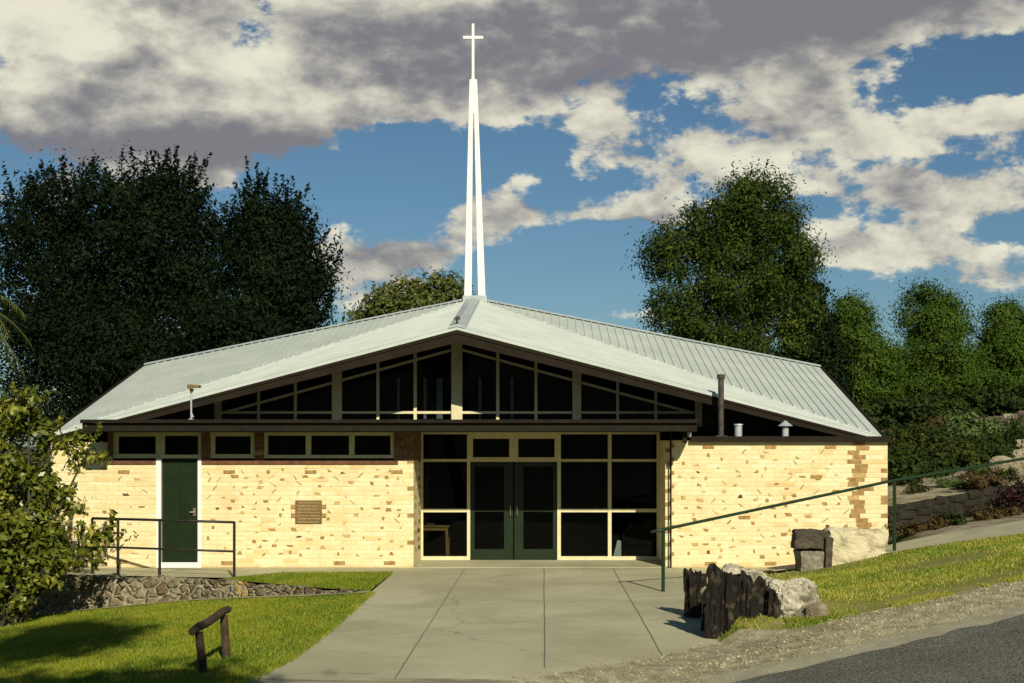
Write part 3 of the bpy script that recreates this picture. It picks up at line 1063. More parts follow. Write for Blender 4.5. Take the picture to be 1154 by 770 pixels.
def leaf_door(p0, p1, s):
    f = MB()
    y0, y1 = YG - .03, YG + .02
    x0, x1 = wx(p0, YG) + .004, wx(p1, YG) - .004
    so, si = (.09, .20)
    a, b = (so, si) if s < 0 else (si, so)
    z1 = zt - .035
    f.box(x0, x0 + a, y0, y1, .02, z1, 0)
    f.box(x1 - b, x1, y0, y1, .02, z1, 0)
    f.box(x0 + a, x1 - b, y0 + .003, y1 - .003, .02, .25, 0)
    f.box(x0 + a, x1 - b, y0 + .003, y1 - .003, z1 - .10, z1, 0)
    f.box(x0 + a, x1 - b, y0 + .006, y1 - .006, 1.08, 1.11, 0)
    d = f.build('entrance_door', M['green_door'], P)
    g = MB()
    g.box(x0 + a - .01, x1 - b + .01, YG - .008, YG - .002, .24, z1 - .09, 0)
    g.build('pane', M['glass'], d)
    h_ = MB()
    hx = x1 - .06 if s < 0 else x0 + .06
    h_.tube([(hx, y0, 1.0), (hx, y0 - .05, 1.0), (hx, y0 - .05, 1.22), (hx, y0, 1.22)], .012, 8)
    h_.build('handle', M['brass'], d)


leaf_door(530, 578.5, -1)
leaf_door(579.5, 628, 1)

# spire: two leaning white blades, mast and cross
SY = YC + .02
mb_s = thing('spire', None, None)
mb_s.parent = P
mb_s.location = Vector((-1.7, SY, 6.2)) - Vector(P.location)
ztop = wz(90, SY)


def put_local(o):
    """parts of the spire are written in world places; shift to the spire's own origin"""
    o.location = Vector((0, 0, 0)) - Vector(P.location) - Vector(mb_s.location)
    return o


def blade(xb, xt, wb, wt, yb, yt, zb):
    f = MB()
    yb0, yb1 = yb - wb * .5, yb + wb * .5
    f.hexa([(xb - wb / 2, yb0, zb), (xb + wb / 2, yb0, zb), (xb + wb / 2, yb1, zb), (xb - wb / 2, yb1, zb)],
           [(xt - wt / 2, yt - wt / 2, ztop), (xt + wt / 2, yt - wt / 2, ztop), (xt + wt / 2, yt + wt / 2, ztop), (xt - wt / 2, yt + wt / 2, ztop)])
    f.build('spire_leg', M['white'], mb_s, bevel=.01)


xt = wx(533.2, SY)
blade(wx(527.3, SY), xt - .045, .20, .10, SY, SY, 6.12)
blade(wx(543.5, SY), xt + .055, .20, .10, SY + .02, SY, 6.10)
mb = MB()
mb.hexa([(xt - .075, SY - .05, ztop - .9), (xt + .075, SY - .05, ztop - .9), (xt + .075, SY + .05, ztop - .9), (xt - .075, SY + .05, ztop - .9)],
        [(xt - .035, SY - .035, ztop + .12), (xt + .035, SY - .035, ztop + .12), (xt + .035, SY + .035, ztop + .12), (xt - .035, SY + .035, ztop + .12)])
zc_top, zc_arm = wz(27, SY), wz(42.5, SY)
mb.box(xt - .033, xt + .033, SY - .03, SY + .03, ztop + .1, zc_top)
mb.box(xt - .26, xt - .034, SY - .028, SY + .028, zc_arm - .035, zc_arm + .035)
mb.box(xt + .034, xt + .26, SY - .028, SY + .028, zc_arm - .035, zc_arm + .035)
mb.build('cross', M['white'], mb_s)
mb = MB()
mb.box(wx(522, SY), wx(549, SY), SY - .16, SY + .16, 6.12, ZC + .075)
mb.build('spire_base', M['roof_cap'], mb_s)

# flue and vent pipes on the right wing's flat roof
zr0 = ZT + .07
mb = MB()
fx = wx(812.5, .14)
mb.tube([(fx, .14, zr0), (fx, .14, wz(427, .14))], .062, 12)
mb.tube([(fx, .14, wz(427, .14)), (fx, .14, wz(422, .14))], .085, 12)
mb.tube([(fx, .14, wz(462, .14)), (fx, .14, wz(459.5, .14))], .069, 12)
mb.box(fx - .12, fx + .12, .04, .26, zr0, zr0 + .03)
mb.build('flue', M['flue'], P, smooth=False)
for (px, pt, rr, Yp, cap) in ((776, 481, .06, .15, 0), (832, 479.5, .08, .12, 0), (885, 480, .07, .12, 1)):
    x = wx(px, Yp)
    z1 = wz(pt, Yp)
    mb = MB()
    mb.tube([(x, Yp, zr0), (x, Yp, z1)], rr, 14)
    vp = mb.build('vent_pipe', M['steel'], P, smooth=False)
    mb = MB()
    if cap:
        mb.tube([(x, Yp, z1 - .005), (x, Yp, z1 + .11)], [.16, .012], 14)
    else:
        mb.tube([(x, Yp, z1), (x, Yp, z1 + .03)], [rr + .02, rr + .012], 14)
    mb.build('cap', M['steel'], vp)

# plaque and floodlight
pl = thing('plaque', 'small square bronze plaque with raised lines on the cream brick wall', 'plaque', ((plq[0] + plq[1]) / 2, 0, plq[2]))
mb = MB()
mb.box(plq[0], plq[1], -.035, -.002, plq[2], plq[3])
mb.build('plate', M['bronze'], pl, bevel=.006)
mb = MB()
rs = random.Random(2)
nl = 7
for i in range(nl):
    z = plq[3] - .05 - i * (plq[3] - plq[2] - .08) / (nl - 1)
    x = plq[0] + .04 + rs.uniform(0, .04)
    while x < plq[1] - .08:
        l = rs.uniform(.03, .09)
        mb.box(x, min(x + l, plq[1] - .04), -.040, -.0345, z - .011, z + .011)
        x += l + .014
mb.build('lettering', M['bronze_hi'], pl)

fl = thing('floodlight', 'small floodlight on a thin white pole standing on the porch roof', 'floodlight', (wx(215, -.9), -.9, 3.08))
lx = wx(215.5, -.9)
mb = MB()
mb.tube([(lx, -.9, 3.078), (lx, -.9, wz(441, -.9))], .019, 8)
mb.box(lx - .05, lx + .05, -.95, -.85, 3.077, 3.09)
mb.tube([(lx, -.9, 3.2), (lx + .05, -.93, 3.12)], .02, 6)
mb.build('pole', M['steel'], fl)
mb = MB()
zz = wz(441, -.9)
mb.tube([(lx, -.9, zz - .04), (lx + .01, -.9, zz + .05)], [.022, .05], 8)
mb.hexa([(lx - .05, -1.02, zz + .045), (lx + .17, -1.02, zz + .06), (lx + .17, -.80, zz + .075), (lx - .05, -.80, zz + .06)],
        [(lx - .06, -1.02, zz + .13), (lx + .19, -1.02, zz + .105), (lx + .19, -.80, zz + .12), (lx - .06, -.80, zz + .145)])
mb.build('lamp_head', M['bronze'], fl, bevel=.01)

# table and card inside the porch glazing
tx0, tx1 = -3.25, wx(508, 2.6)
tb = thing('table', 'light timber table behind the bottom left entrance pane', 'table', ((tx0 + tx1) / 2, 2.65, .008))
MB().box(tx0, tx1, 2.3, 3.0, .715, .75).build('table_top', M['timber'], tb, bevel=.006)
MB().box(tx0 + .05, tx1 - .05, 2.34, 2.96, .63, .714).build('apron', M['timber'], tb)
for (x, y) in ((tx1 - .09, 2.33), (tx1 - .09, 2.92), (tx0 + .03, 2.33), (tx0 + .03, 2.92)):
    MB().hexa([(x - .00, y, .012), (x + .035, y, .012), (x + .035, y + .035, .012), (x, y + .035, .012)], [(x - .012, y - .008, .714), (x + .045, y - .008, .714), (x + .045, y + .045, .714), (x - .012, y + .045, .714)]).build('leg', M['timber'], tb)
cd = MB().box(-2.62, -2.45, 2.4, 2.55, .752, .80)
set_props(cd.build('book', M['white']), 'white closed book lying on the table inside the entrance', 'book')
cd = MB()
x = wx(695, 2.3)
cd.poly([(x - .09, 2.25, .012), (x + .10, 2.25, .012), (x + .10, 2.35, .40), (x + .02, 2.35, .42), (x - .09, 2.45, .012), (x + .10, 2.45, .012)], [(0, 1, 2, 3), (5, 4, 3, 2)])
set_props(cd.build('folded_card', M['white']), 'white folded card standing on the floor inside the entrance', 'card')


# ------------------------------------------------------------------ railings
def hand_z(x):
    return hz(x, 0)


rl = thing('terrace_railing', 'black two-bar pipe railing on the terrace in front of the green side door', 'railing', (-7.5, -1.9, 0))
pp = [(wx(264, -2.35), -2.35), (wx(180, -1.95), -1.95), (wx(133, -1.0), -1.0), (wx(104, -1.3), -1.3)]
mb = MB()
rail_pts = [(pp[0][0], pp[0][1], 1.08), (pp[1][0], pp[1][1], 1.10), (pp[3][0], pp[3][1], 1.10)]
mb.tube(rail_pts, .026, 10)
mb.build('top_rail', M['dark_rail'], rl, smooth=True)
mb = MB()
mb.tube([(a, b, c - .56) for a, b, c in rail_pts], .022, 10)
mb.build('mid_rail', M['dark_rail'], rl, smooth=True)
for (x, y) in (pp[0], pp[1], (wx(133, -1.55), -1.55), pp[3]):
    mb = MB()
    mb.tube([(x, y, -.12), (x, y, 1.09)], .027, 10)
    mb.tube([(x, y, 0), (x, y, .015)], .055, 10)
    mb.build('post', M['dark_rail'], rl)

gr = thing('ramp_handrail', 'long green pipe handrail climbing to the right beside the path', 'handrail', (2.1, -4.7, 0))
p1, p2 = Vector((2.1, -4.7, 1.085)), Vector((6.6, -2.9, 1.90))
p3 = Vector((10.2, -1.7, 2.42))
p0 = p1 + (p1 - p2).normalized() * .24
mb = MB()
mb.tube([p0, p1, p1.lerp(p2, .33), p1.lerp(p2, .66), p2, p2.lerp(p3, .5), p3], .028, 10)
mb.build('rail', M['green_rail'], gr, smooth=True)
for p in (p1, p2, p3):
    mb = MB()
    mb.tube([(p.x, p.y, hz(p.x, p.y) - .15), (p.x, p.y, p.z - .01)], .032, 10)
    mb.build('post', M['green_rail'], gr)

# ------------------------------------------------------------------ stones
ICO = None


def ico(sub):
    import bmesh
    bm = bmesh.new()
    bmesh.ops.create_icosphere(bm, subdivisions=sub, radius=1)
    v = [tuple(x.co) for x in bm.verts]
    f = [tuple(y.index for y in x.verts) for x in bm.faces]
    bm.free()
    return np.array(v), f


ICO2, ICO3, ICO5 = ico(2), ico(3), ico(5)


def stone(mb, c, size, rs, mi=0, rot=0.0, boxy=.5, rough=.12, ic=ICO2):
    v, f = ic
    d = v / np.abs(v).max(1, keepdims=True)
    p = v * (1 - boxy) + d * boxy * .8
    for _ in range(5):
        k_ = rs.randn(3) * 2.2
        p = p * (1 + rough * .5 * np.sin(p @ k_ + rs.rand() * 6)[:, None])
    if len(v) > 5000:        # boulder: cracks and pits
        for oc in range(1, 5):
            for _ in range(4):
                k_ = rs.randn(3) * 3.2 * 2 ** oc * .8
                p = p * (1 + rough * .42 / 1.7 ** oc * (np.abs(np.sin(p @ k_ + rs.rand() * 6)) - .5)[:, None])
        p = p + rs.randn(*p.shape) * .004
    else:
        p = p + rs.randn(*p.shape) * rough * .12
    p = p * np.array(size)
    cr, sr = math.cos(rot), math.sin(rot)
    q = np.stack([p[:, 0] * cr - p[:, 1] * sr, p[:, 0] * sr + p[:, 1] * cr, p[:, 2]], 1) + np.array(c)
    mb.poly(q.tolist(), f, mi)


stoneM = [M['stone_mortar'], material("stone_brown", (.19, .145, .08), (.13, .10, .06), 5, .9, .6, 20), material("stone_grey", (.20, .185, .13), (.14, .13, .095), 5, .9, .6, 20),
          material("stone_tan", (.31, .25, .13), (.22, .18, .10), 5, .9, .6, 20), material("stone_ochre", (.44, .29, .06), (.33, .21, .05), 6, .9, .6, 20),
          material("stone_dark", (.08, .06, .04), (.12, .085, .055), 5, .9, .6, 20)]
def rubble_material():
    mt = bpy.data.materials.new("rubble_stone")
    mt.use_nodes = True
    t = NT(mt.node_tree)
    o_ = t.n('ShaderNodeTexCoord').outputs['Object']
    x, y, z = t.sep(o_)
    n1, n2 = t.noise(o_, 5, 4), t.noise(o_, 5.7, 4)
    vec = t.xyz(t.m('ADD', t.m('SUBTRACT', x, t.m('MULTIPLY', y, .35)), t.m('MULTIPLY', n1, .10)), t.m('ADD', t.m('MULTIPLY', z, 1.45), t.m('MULTIPLY', n2, .10)), 0)
    ve = t.n('ShaderNodeTexVoronoi', feature='DISTANCE_TO_EDGE')
    vc = t.n('ShaderNodeTexVoronoi', feature='F1')
    for q in (ve, vc):
        t.link(vec, q.inputs['Vector'])
        q.inputs['Scale'].default_value = 3.9
        q.inputs['Randomness'].default_value = .95
    cr, cg, cb = t.sep(vc.outputs['Color'])
    c = t.mix(t.ramp(cr, .2, .8), (.20, .165, .095), (.30, .265, .17))
    c = t.mix(t.ramp(cg, .7, .75, 0, .8), c, (.13, .085, .045))
    c = t.mix(t.ramp(cb, .78, .82, 0, .8), c, (.23, .215, .15))
    c = t.mix(t.ramp(t.noise(o_, 16, 6, .7), .35, .7, 0, .6), c, (.14, .115, .065))
    och = t.m('MULTIPLY', t.ramp(t.m('ABSOLUTE', t.m('SUBTRACT', x, -5.62)), .08, .16, 1, 0), t.ramp(t.noise(o_, 7, 4), .35, .55))
    c = t.mix(och, c, (.50, .33, .07))
    jn = t.ramp(t.m('ADD', ve.outputs['Distance'], t.m('MULTIPLY', t.m('SUBTRACT', t.noise(o_, 22, 4), .5), .05)), .02, .06, 1, 0)
    c = t.mix(jn, c, t.mix(t.noise(o_, 12, 4), (.42, .37, .23), (.28, .245, .15)))
    p = t.n('ShaderNodeBsdfPrincipled')
    t.link(c, p.inputs['Base Color'])
    p.inputs['Roughness'].default_value = .9
    p.inputs['Specular IOR Level'].default_value = .15
    bp = t.n('ShaderNodeBump')
    bp.inputs['Strength'].default_value = 1.0
    bp.inputs['Distance'].default_value = .05
    t.link(t.m('ADD', t.ramp(ve.outputs['Distance'], .02, .2), t.m('MULTIPLY', t.noise(o_, 14, 6, .7), .7)), bp.inputs['Height'])
    t.link(bp.outputs[0], p.inputs['Normal'])
    o = t.n('ShaderNodeOutputMaterial')
    t.link(p.outputs[0], o.inputs[0])
    return mt


M['rubble'] = rubble_material()
rs = np.random.RandomState(5)
mb = MB()
wl = resample(WALL_LINE, 170)
vv, ff = [], []
NR = 12
for i, (x, y) in enumerate(wl):
    zb = hz(x, y - .1) - .12
    zt_ = -.015 + .035 * math.sin(i * .31) * math.sin(i * .083 + 1) + rs.uniform(-.018, .018)
    for j in range(NR):
        u = j / (NR - 1)
        vv.append((x + rs.randn() * .008, y - .05 * (1 - u) + rs.randn() * .016, zb + (zt_ - zb) * u))
    vv.append((x, y + .12, zt_ + rs.uniform(-.01, .02)))
    vv.append((x, y + .30, -.03))
NR += 2
for i in range(len(wl) - 1):
    for j in range(NR - 1):
        ff.append((i * NR + j, (i + 1) * NR + j, (i + 1) * NR + j + 1, i * NR + j + 1))
mb.poly(vv, ff)
rw = mb.build('stone_wall', M['rubble'], smooth=False)
set_props(rw, 'low rubble stone retaining wall of mixed brown and grey stones along the left lawn', 'stone wall')
ed = strip('lawn_edging', [(x, y - .24) for x, y in WALL_LINE[:-1]] + [(-3.0, -5.02)], [(x, y - .02) for x, y in WALL_LINE[:-1]] + [(-3.0, -4.7)], 60, 3, .02, M['seal'])
set_props(ed, kind='structure')

# low wall right: dark stone end block, whitewashed body
M['whitewash'] = material("limewashed_stone", (.62, .55, .34), (.40, .34, .20), 4, .9, .9, 14, lo=.45, hi=.7)
M['darkstone'] = material("dark_stone", (.055, .045, .028), (.10, .085, .055), 6, .9, .9, 18)
M['garden_rock'] = material("garden_rock", (.36, .31, .20), (.22, .19, .12), 5, .9, .8, 16)
M['pale_rock'] = material("pale_rock", (.52, .48, .34), (.14, .12, .08), 3.2, .95, 1.0, 14, lo=.42, hi=.66, fine=.25)
M['shadestone'] = material("shade_stone", (.016, .013, .008), (.03, .025, .017), 6, .95, .6, 18)  # shade of the low garden wall put into a near-black stone colour
M['greystone'] = material("grey_stone", (.30, .27, .19), (.16, .14, .095), 7, .9, .9, 18)
lw = thing('low_block_wall', 'low limewashed stone wall ending in a dark stone block by the right wing', 'wall', (5.6, -2.7, .1))
mb = MB()
rs = np.random.RandomState(8)
v, f = ICO3


def rough_box(mb, x0, x1, y0, y1, z0, z1, rs, n=7, amp=.02, mi=0):
    """weathered block: box grid pushed about"""
    import bmesh
    bm = bmesh.new()
    bmesh.ops.create_cube(bm, size=1)
    bmesh.ops.subdivide_edges(bm, edges=bm.edges[:], cuts=n, use_grid_fill=True)
    bmesh.ops.smooth_vert(bm, verts=bm.verts[:], factor=.35, use_axis_x=True, use_axis_y=True, use_axis_z=True)
    k_ = rs.randn(6, 3) * 3
    ph = rs.rand(6) * 6
    vv = []
    for q in bm.verts:
        p = np.array([x0 + (q.co.x + .5) * (x1 - x0), y0 + (q.co.y + .5) * (y1 - y0), z0 + (q.co.z + .5) * (z1 - z0)])
        dlt = np.array([np.sin(k_[i] @ p * 2 + ph[i]) for i in range(6)])
        p = p + amp * np.array([dlt[0] + dlt[3], dlt[1] + dlt[4], dlt[2] + dlt[5]]) + rs.randn(3) * amp * .35
        vv.append(tuple(p))
    ff = [tuple(a.index for a in q.verts) for q in bm.faces]
    bm.free()
    mb.poly(vv, ff, mi)


zb_ = hz(5.6, -3.1) - .12
rough_box(mb, 5.36, 6.46, -2.95, -2.4, zb_, .965, rs, 12, .016)
mb.build('wall_body', M['whitewash'], lw)
mb = MB()
rough_box(mb, 4.80, 5.34, -3.05, -2.45, zb_ - .1, .60, rs, 8, .018)
mb.build('end_block', M['greystone'], lw)
mb = MB()
rough_box(mb, 4.74, 5.38, -3.0, -2.4, .61, .93, rs, 8, .018)
rough_box(mb, 5.26, 5.40, -3.10, -2.9, zb_, .82, rs, 5, .012)
mb.build('cap_stone', M['darkstone'], lw)

# upright split logs that hold the bank
M['log'] = material("charred_log", (.012, .009, .005), (.12, .098, .06), 7, .95, .9, 9, lo=.5, hi=.8)
M['log_pale'] = material("weathered_log", (.30, .26, .17), (.16, .13, .08), 6, .95, .9, 14)


def split_log(x, y, r, h, seed, mat, lean=(0, 0), fall=.0):
    rs = np.random.RandomState(seed)
    n, m = 48, 14
    ang = np.linspace(0, 2 * math.pi, n, endpoint=False)
    sm = lambda q: (q + np.roll(q, 1) + np.roll(q, -1)) / 3
    prof = 1 + .10 * np.sin(ang * 2 + rs.rand() * 6) + .10 * sm(rs.randn(n)) * 1.6 + .05 * rs.randn(n)
    nz = sm(rs.randn(n))
    tops_ = h * (1 + .08 * nz + .03 * rs.randn(n)) - fall * np.cos(ang) * h
    z0 = hz(x, y) if x < 2.4 else 0.0
    vv = []
    for i in range(m):
        u = i / (m - 1)
        for j in range(n):
            rr = r * prof[j] * (1.08 - .12 * u) * (1 + .05 * math.sin(u * 9 + prof[j] * 40) + .035 * rs.randn())
            vv.append((x + math.cos(ang[j]) * rr + lean[0] * u, y + math.sin(ang[j]) * rr + lean[1] * u, -.12 + (tops_[j] + .12) * u))
    ff = [(i * n + j, i * n + (j + 1) % n, (i + 1) * n + (j + 1) % n, (i + 1) * n + j) for i in range(m - 1) for j in range(n)]
    c = len(vv)
    vv.append((x + lean[0], y + lean[1], h * .96))
    ff += [((m - 1) * n + j, (m - 1) * n + (j + 1) % n, c) for j in range(n)]
    return MB().poly(vv, ff).build('upright_log', mat)


logs = [((2.30, -8.35), .15, .64, 'log', 'short dark upright log standing farthest back, alone at the path edge'),
        ((2.46, -9.15), .16, .50, 'log_pale', 'low pale weathered log between the dark upright logs'),
        ((2.40, -9.85), .17, .36, 'log', 'lowest dark log stump in the row at the path edge'),
        ((2.42, -10.52), .23, .86, 'log', 'tallest charred upright log with a jagged top at the path edge'),
        ((2.74, -10.72), .20, .76, 'log', 'charred upright log just right of the tallest one'),
        ((3.00, -10.88), .16, .62, 'log', 'charred upright log third from the tallest, next to the rock'),
        ]
for i, ((x, y), r, h, mt, lb) in enumerate(logs):
    o = split_log(x, y, r, h, 20 + i, M[mt], (.02 * (i - 2), 0), .09 if i >= 3 else .04)
    set_props(o, lb, 'log', 'upright logs holding the grass bank')
for (x, y, s, lb, sd_, rt) in ((3.22, -10.75, (.34, .36, .34), 'large pale weathered rock beside the charred logs', 1, .4),
                               (2.75, -9.9, (.34, .42, .36), 'whitish rock slab behind the tallest charred log', 2, .2),
                               (3.02, -9.0, (.30, .25, .22), 'creamy small rock at the top of the grass bank', 3, .9),
                               (3.45, -11.25, (.20, .16, .14), 'small pale rock at the gravel edge of the bank', 4, .1)):
    mb = MB()
    stone(mb, (x, y, hz(x, y) + s[2] * .25), s, np.random.RandomState(sd_), 0, rt, .45, .22, ICO5)
    o = mb.build('rock', M['pale_rock'] if sd_ in (1, 2) else M['log_pale'] if sd_ == 4 else M['whitewash'])
    set_props(o, lb, 'rock', 'rocks on the grass bank')

# log barrier on the lawn
M['barrier'] = material("brown_log", (.085, .052, .028), (.045, .03, .018), 7, .9, .7, 18)
bx = -3.98
lb = thing('log_barrier', 'low brown log barrier with two leaning posts on the left lawn', 'barrier', (bx, -12.2, hz(bx, -12.2)))
ya, yb = -12.75, -11.55
za = hz(bx, ya)
zb = hz(bx, yb)
mb = MB()
mb.tube([(bx + .03, ya, za - .2), (bx - .05, ya + .02, .37)], [.054, .048], 10)
mb.build('post', M['barrier'], lb)
mb = MB()
mb.tube([(bx + .02, yb, zb - .2), (bx - .03, yb, .42)], [.054, .048], 10)
mb.build('post', M['barrier'], lb)
mb = MB()
pts = [(bx - .07 + .01 * i, ya - .22 + (yb - ya + .42) * i / 5, .405 + .015 * i + .01 * math.sin(i * 2)) for i in range(6)]
mb.tube(pts, [.046, .052, .050, .053, .050, .046], 10)
mb.build('crossbar', M['barrier'], lb)

# garden retaining walls on the right
rs = np.random.RandomState(11)


def dry_wall(pts, h, label, mats, seed, base=None, rows=3):
    rs = np.random.RandomState(seed)
    mb = MB()
    w_ = resample(pts, 40)
    L = np.concatenate([[0], np.cumsum(np.linalg.norm(np.diff(w_, axis=0), axis=1))])
    for i in range(len(w_) - 1):
        (xa, ya), (xb, yb) = w_[i], w_[i + 1]
        za, zb_ = hz(xa, ya - .1) - .15, hz(xb, yb - .1) - .15
        mb.hexa([(xa, ya, za), (xb, yb, zb_), (xb, yb + .3, zb_), (xa, ya + .3, za)], [(xa, ya, za + h + .12), (xb, yb, zb_ + h + .12), (xb, yb + .3, zb_ + h + .12), (xa, ya + .3, za + h + .12)], 0)
    rh = h / rows
    for row in range(rows):
        s = rs.rand() * .2
        while s < L[-1]:
            wd = rs.uniform(.22, .5)
            x, y = np.interp(s + wd / 2, L, w_[:, 0]), np.interp(s + wd / 2, L, w_[:, 1])
            z = hz(x, y - .1) + (row + .5) * rh + rs.uniform(-.02, .02)
            i = min(np.searchsorted(L, s + wd / 2), len(w_) - 1)
            t_ = w_[i] - w_[i - 1]
            stone(mb, (x, y + .01, z), (wd * .56, .07, rh * .60), rs, int(rs.randint(1, len(mats))), math.atan2(t_[1], t_[0]), .6, .2)
            s += wd + .02
    o = mb.build('stone_wall', mats)
    set_props(o, label, 'stone wall')
    return o


dry_wall([(7.3, .78), (9.3, 1.32), (11.5, 1.92)], .56, 'low dark shaded stone wall across the foot of the garden slope', [M['shadestone'], M['shadestone'], M['shadestone']], 3, rows=3)
dry_wall([(7.4, 12.6), (11, 13.2), (16, 13.8), (22, 14)], .62, 'long weathered stone wall at the top of the garden under the rounded trees', [stoneM[5], stoneM[1], stoneM[5], M['greystone']], 4)


# ------------------------------------------------------------------ foliage
def leaf_mesh(name, pts, nrm, length, width, mat, parent=None, seed=0, droop=.0, along_n=.4):
    """many separate pointed leaves in one mesh"""
    rs = np.random.RandomState(seed)
    n = len(pts)
    pn = nrm * 1.25 + rs.randn(n, 3) * .45 + np.array([0, 0, .25])
    pn /= np.linalg.norm(pn, axis=1, keepdims=True) + 1e-9
    d = rs.randn(n, 3) + nrm * along_n
    d[:, 2] -= droop
    d = d - pn * (d * pn).sum(1, keepdims=True)
    d /= np.linalg.norm(d, axis=1, keepdims=True) + 1e-9
    s = np.cross(d, pn)
    ln = (length * rs.uniform(.6, 1.3, n))[:, None]
    wd = (width * rs.uniform(.6, 1.3, n))[:, None]
    fold = np.cross(d, s) * wd * .25
    v = np.stack([pts - d * ln * .5, pts + s * wd * .5 + fold, pts + d * ln * .5, pts - s * wd * .5 + fold], 1).reshape(-1, 3).astype(np.float32)
    me = bpy.data.meshes.new(name)
    me.vertices.add(4 * n)
    me.vertices.foreach_set('co', v.ravel())
    me.loops.add(4 * n)
    me.loops.foreach_set('vertex_index', np.arange(4 * n, dtype=np.int32))
    me.polygons.add(n)
    me.polygons.foreach_set('loop_start', np.arange(0, 4 * n, 4, dtype=np.int32))
    me.update(calc_edges=True)
    me.materials.append(mat)
    o = bpy.data.objects.new(name, me)
    COL.objects.link(o)
    if parent:
        o.parent = parent
        o.location = -Vector(parent.location)
    return o


def crown_points(lobes, clumps, per, seed, clump_r=.35, inner=.45, lump=.25):
    """clumps of leaves through the outer volume of a set of ellipsoid lobes"""
    rs = np.random.RandomState(seed)
    lob = np.array(lobes, float)
    vol = lob[:, 3] * lob[:, 4] * lob[:, 5]
    pick = rs.choice(len(lob), clumps, p=vol ** .8 / (vol ** .8).sum())
    d = rs.randn(clumps, 3)
    d /= np.linalg.norm(d, axis=1, keepdims=True)
    k_ = rs.randn(4, 3) * 3.0
    ph = rs.rand(4) * 6
    wob = 1 + lump * .5 * sum(np.sin(d @ k_[i] + ph[i] + pick * 1.7) for i in range(4)) * .6
    rad = (inner + (1 - inner) * rs.rand(clumps) ** .55) * wob
    c = lob[pick, :3] + d * lob[pick, 3:6] * rad[:, None]
    size = clump_r * rs.uniform(.55, 1.35, clumps)
    off = rs.randn(clumps, per, 3) * .55
    pts = c[:, None, :] + off * size[:, None, None] * np.array([1, 1, .75])
    nr = d[:, None, :] * .45 + off * 1.0
    nr = nr / (np.linalg.norm(nr, axis=2, keepdims=True) + 1e-9)
    return pts.reshape(-1, 3), nr.reshape(-1, 3)


def shoots(lobes, n, seed, length=1.1, per=26, minz=.15):
    """upright leafy shoots that break the outline"""
    rs = np.random.RandomState(seed)
    lob = np.array(lobes, float)
    P_, N_ = [], []
    for _ in range(n):
        l = lob[rs.randint(len(lob))]
        d = rs.randn(3)
        d[2] = abs(d[2]) + minz
        d /= np.linalg.norm(d)
        b = l[:3] + d * l[3:6] * rs.uniform(.82, 1.0)
        g = d * .55 + np.array([rs.randn() * .12, rs.randn() * .12, .85])
        g /= np.linalg.norm(g)
        ln = length * rs.uniform(.5, 1.3)
        t = rs.rand(per)[:, None]
        p = b + g * ln * t + rs.randn(per, 3) * (.075 * (1.15 - t)) * (length)
        P_.append(p)
        N_.append(np.repeat(g[None], per, 0) * .5 + rs.randn(per, 3) * .5)
    return np.concatenate(P_), np.concatenate(N_)


def trunk_mesh(base, top, r0, limbs, seed, mat, parent, name='trunk'):
    rs = np.random.RandomState(seed)
    mb = MB()
    b, t = Vector(base), Vector(top)
    pts = []
    for i in range(7):
        u = i / 6
        p = b.lerp(t, u) + Vector((rs.randn() * .08, rs.randn() * .08, 0)) * (u > 0)
        pts.append(p)
    mb.tube(pts, [r0 * (1.25 - .95 * (i / 6)) * (1.2 if i == 0 else 1) for i in range(7)], 10)
    for lc in limbs:
        u = rs.uniform(.35, .8)
        s = b.lerp(t, u)
        e = Vector(lc)
        m1 = s.lerp(e, .5) + Vector((rs.randn() * .15, rs.randn() * .15, .25))
        mb.tube([s, m1, e], [r0 * .5 * (1.2 - u), r0 * .3 * (1.2 - u), r0 * .08], 7)
    o = mb.build(name, mat, parent, smooth=True)
    return o


def tree(name, label, cat, base, lobes, clumps, per, leaf, mat, seed, clump_r=.4, trunk_r=.25, shoot=None, group=None, bark='bark', inner=.45, lump=.25, fill=None):
    bx_, by_ = base
    bz = hz(bx_, by_) - .05
    t = thing(name, label, cat, (bx_, by_, bz), group)
    p, n_ = crown_points(lobes, clumps, per, seed, clump_r, inner, lump)
    if fill:
        q_, m_ = crown_points([(a, b, c, d * .72, e * .72, f * .72) for a, b, c, d, e, f in lobes], fill[0], fill[1], seed + 9, clump_r, .1, lump)
        p, n_ = np.concatenate([p, q_]), np.concatenate([n_, m_])
    if shoot:
        sp_, sn_ = shoots(lobes, shoot[0], seed + 1, shoot[1], shoot[2])
        p, n_ = np.concatenate([p, sp_]), np.concatenate([n_, sn_])
    ok = p[:, 2] > np_h(p[:, 0], p[:, 1]) + .05
    p, n_ = p[ok], n_[ok]
    leaf_mesh('crown', p, n_, leaf[0], leaf[1], mat, t, seed + 2)
    zt_ = max(l[2] for l in lobes)
    c = max(lobes, key=lambda l: l[3] * l[4] * l[5])
    trunk_mesh((bx_, by_, bz), (c[0], c[1], c[2] + c[5] * .4), trunk_r, [l[:3] for l in lobes] + [(l[0] + l[3] * .6, l[1], l[2] + .2) for l in lobes] + [(l[0] - l[3] * .6, l[1], l[2] + .2) for l in lobes], seed + 3, M[bark], t)
    return t


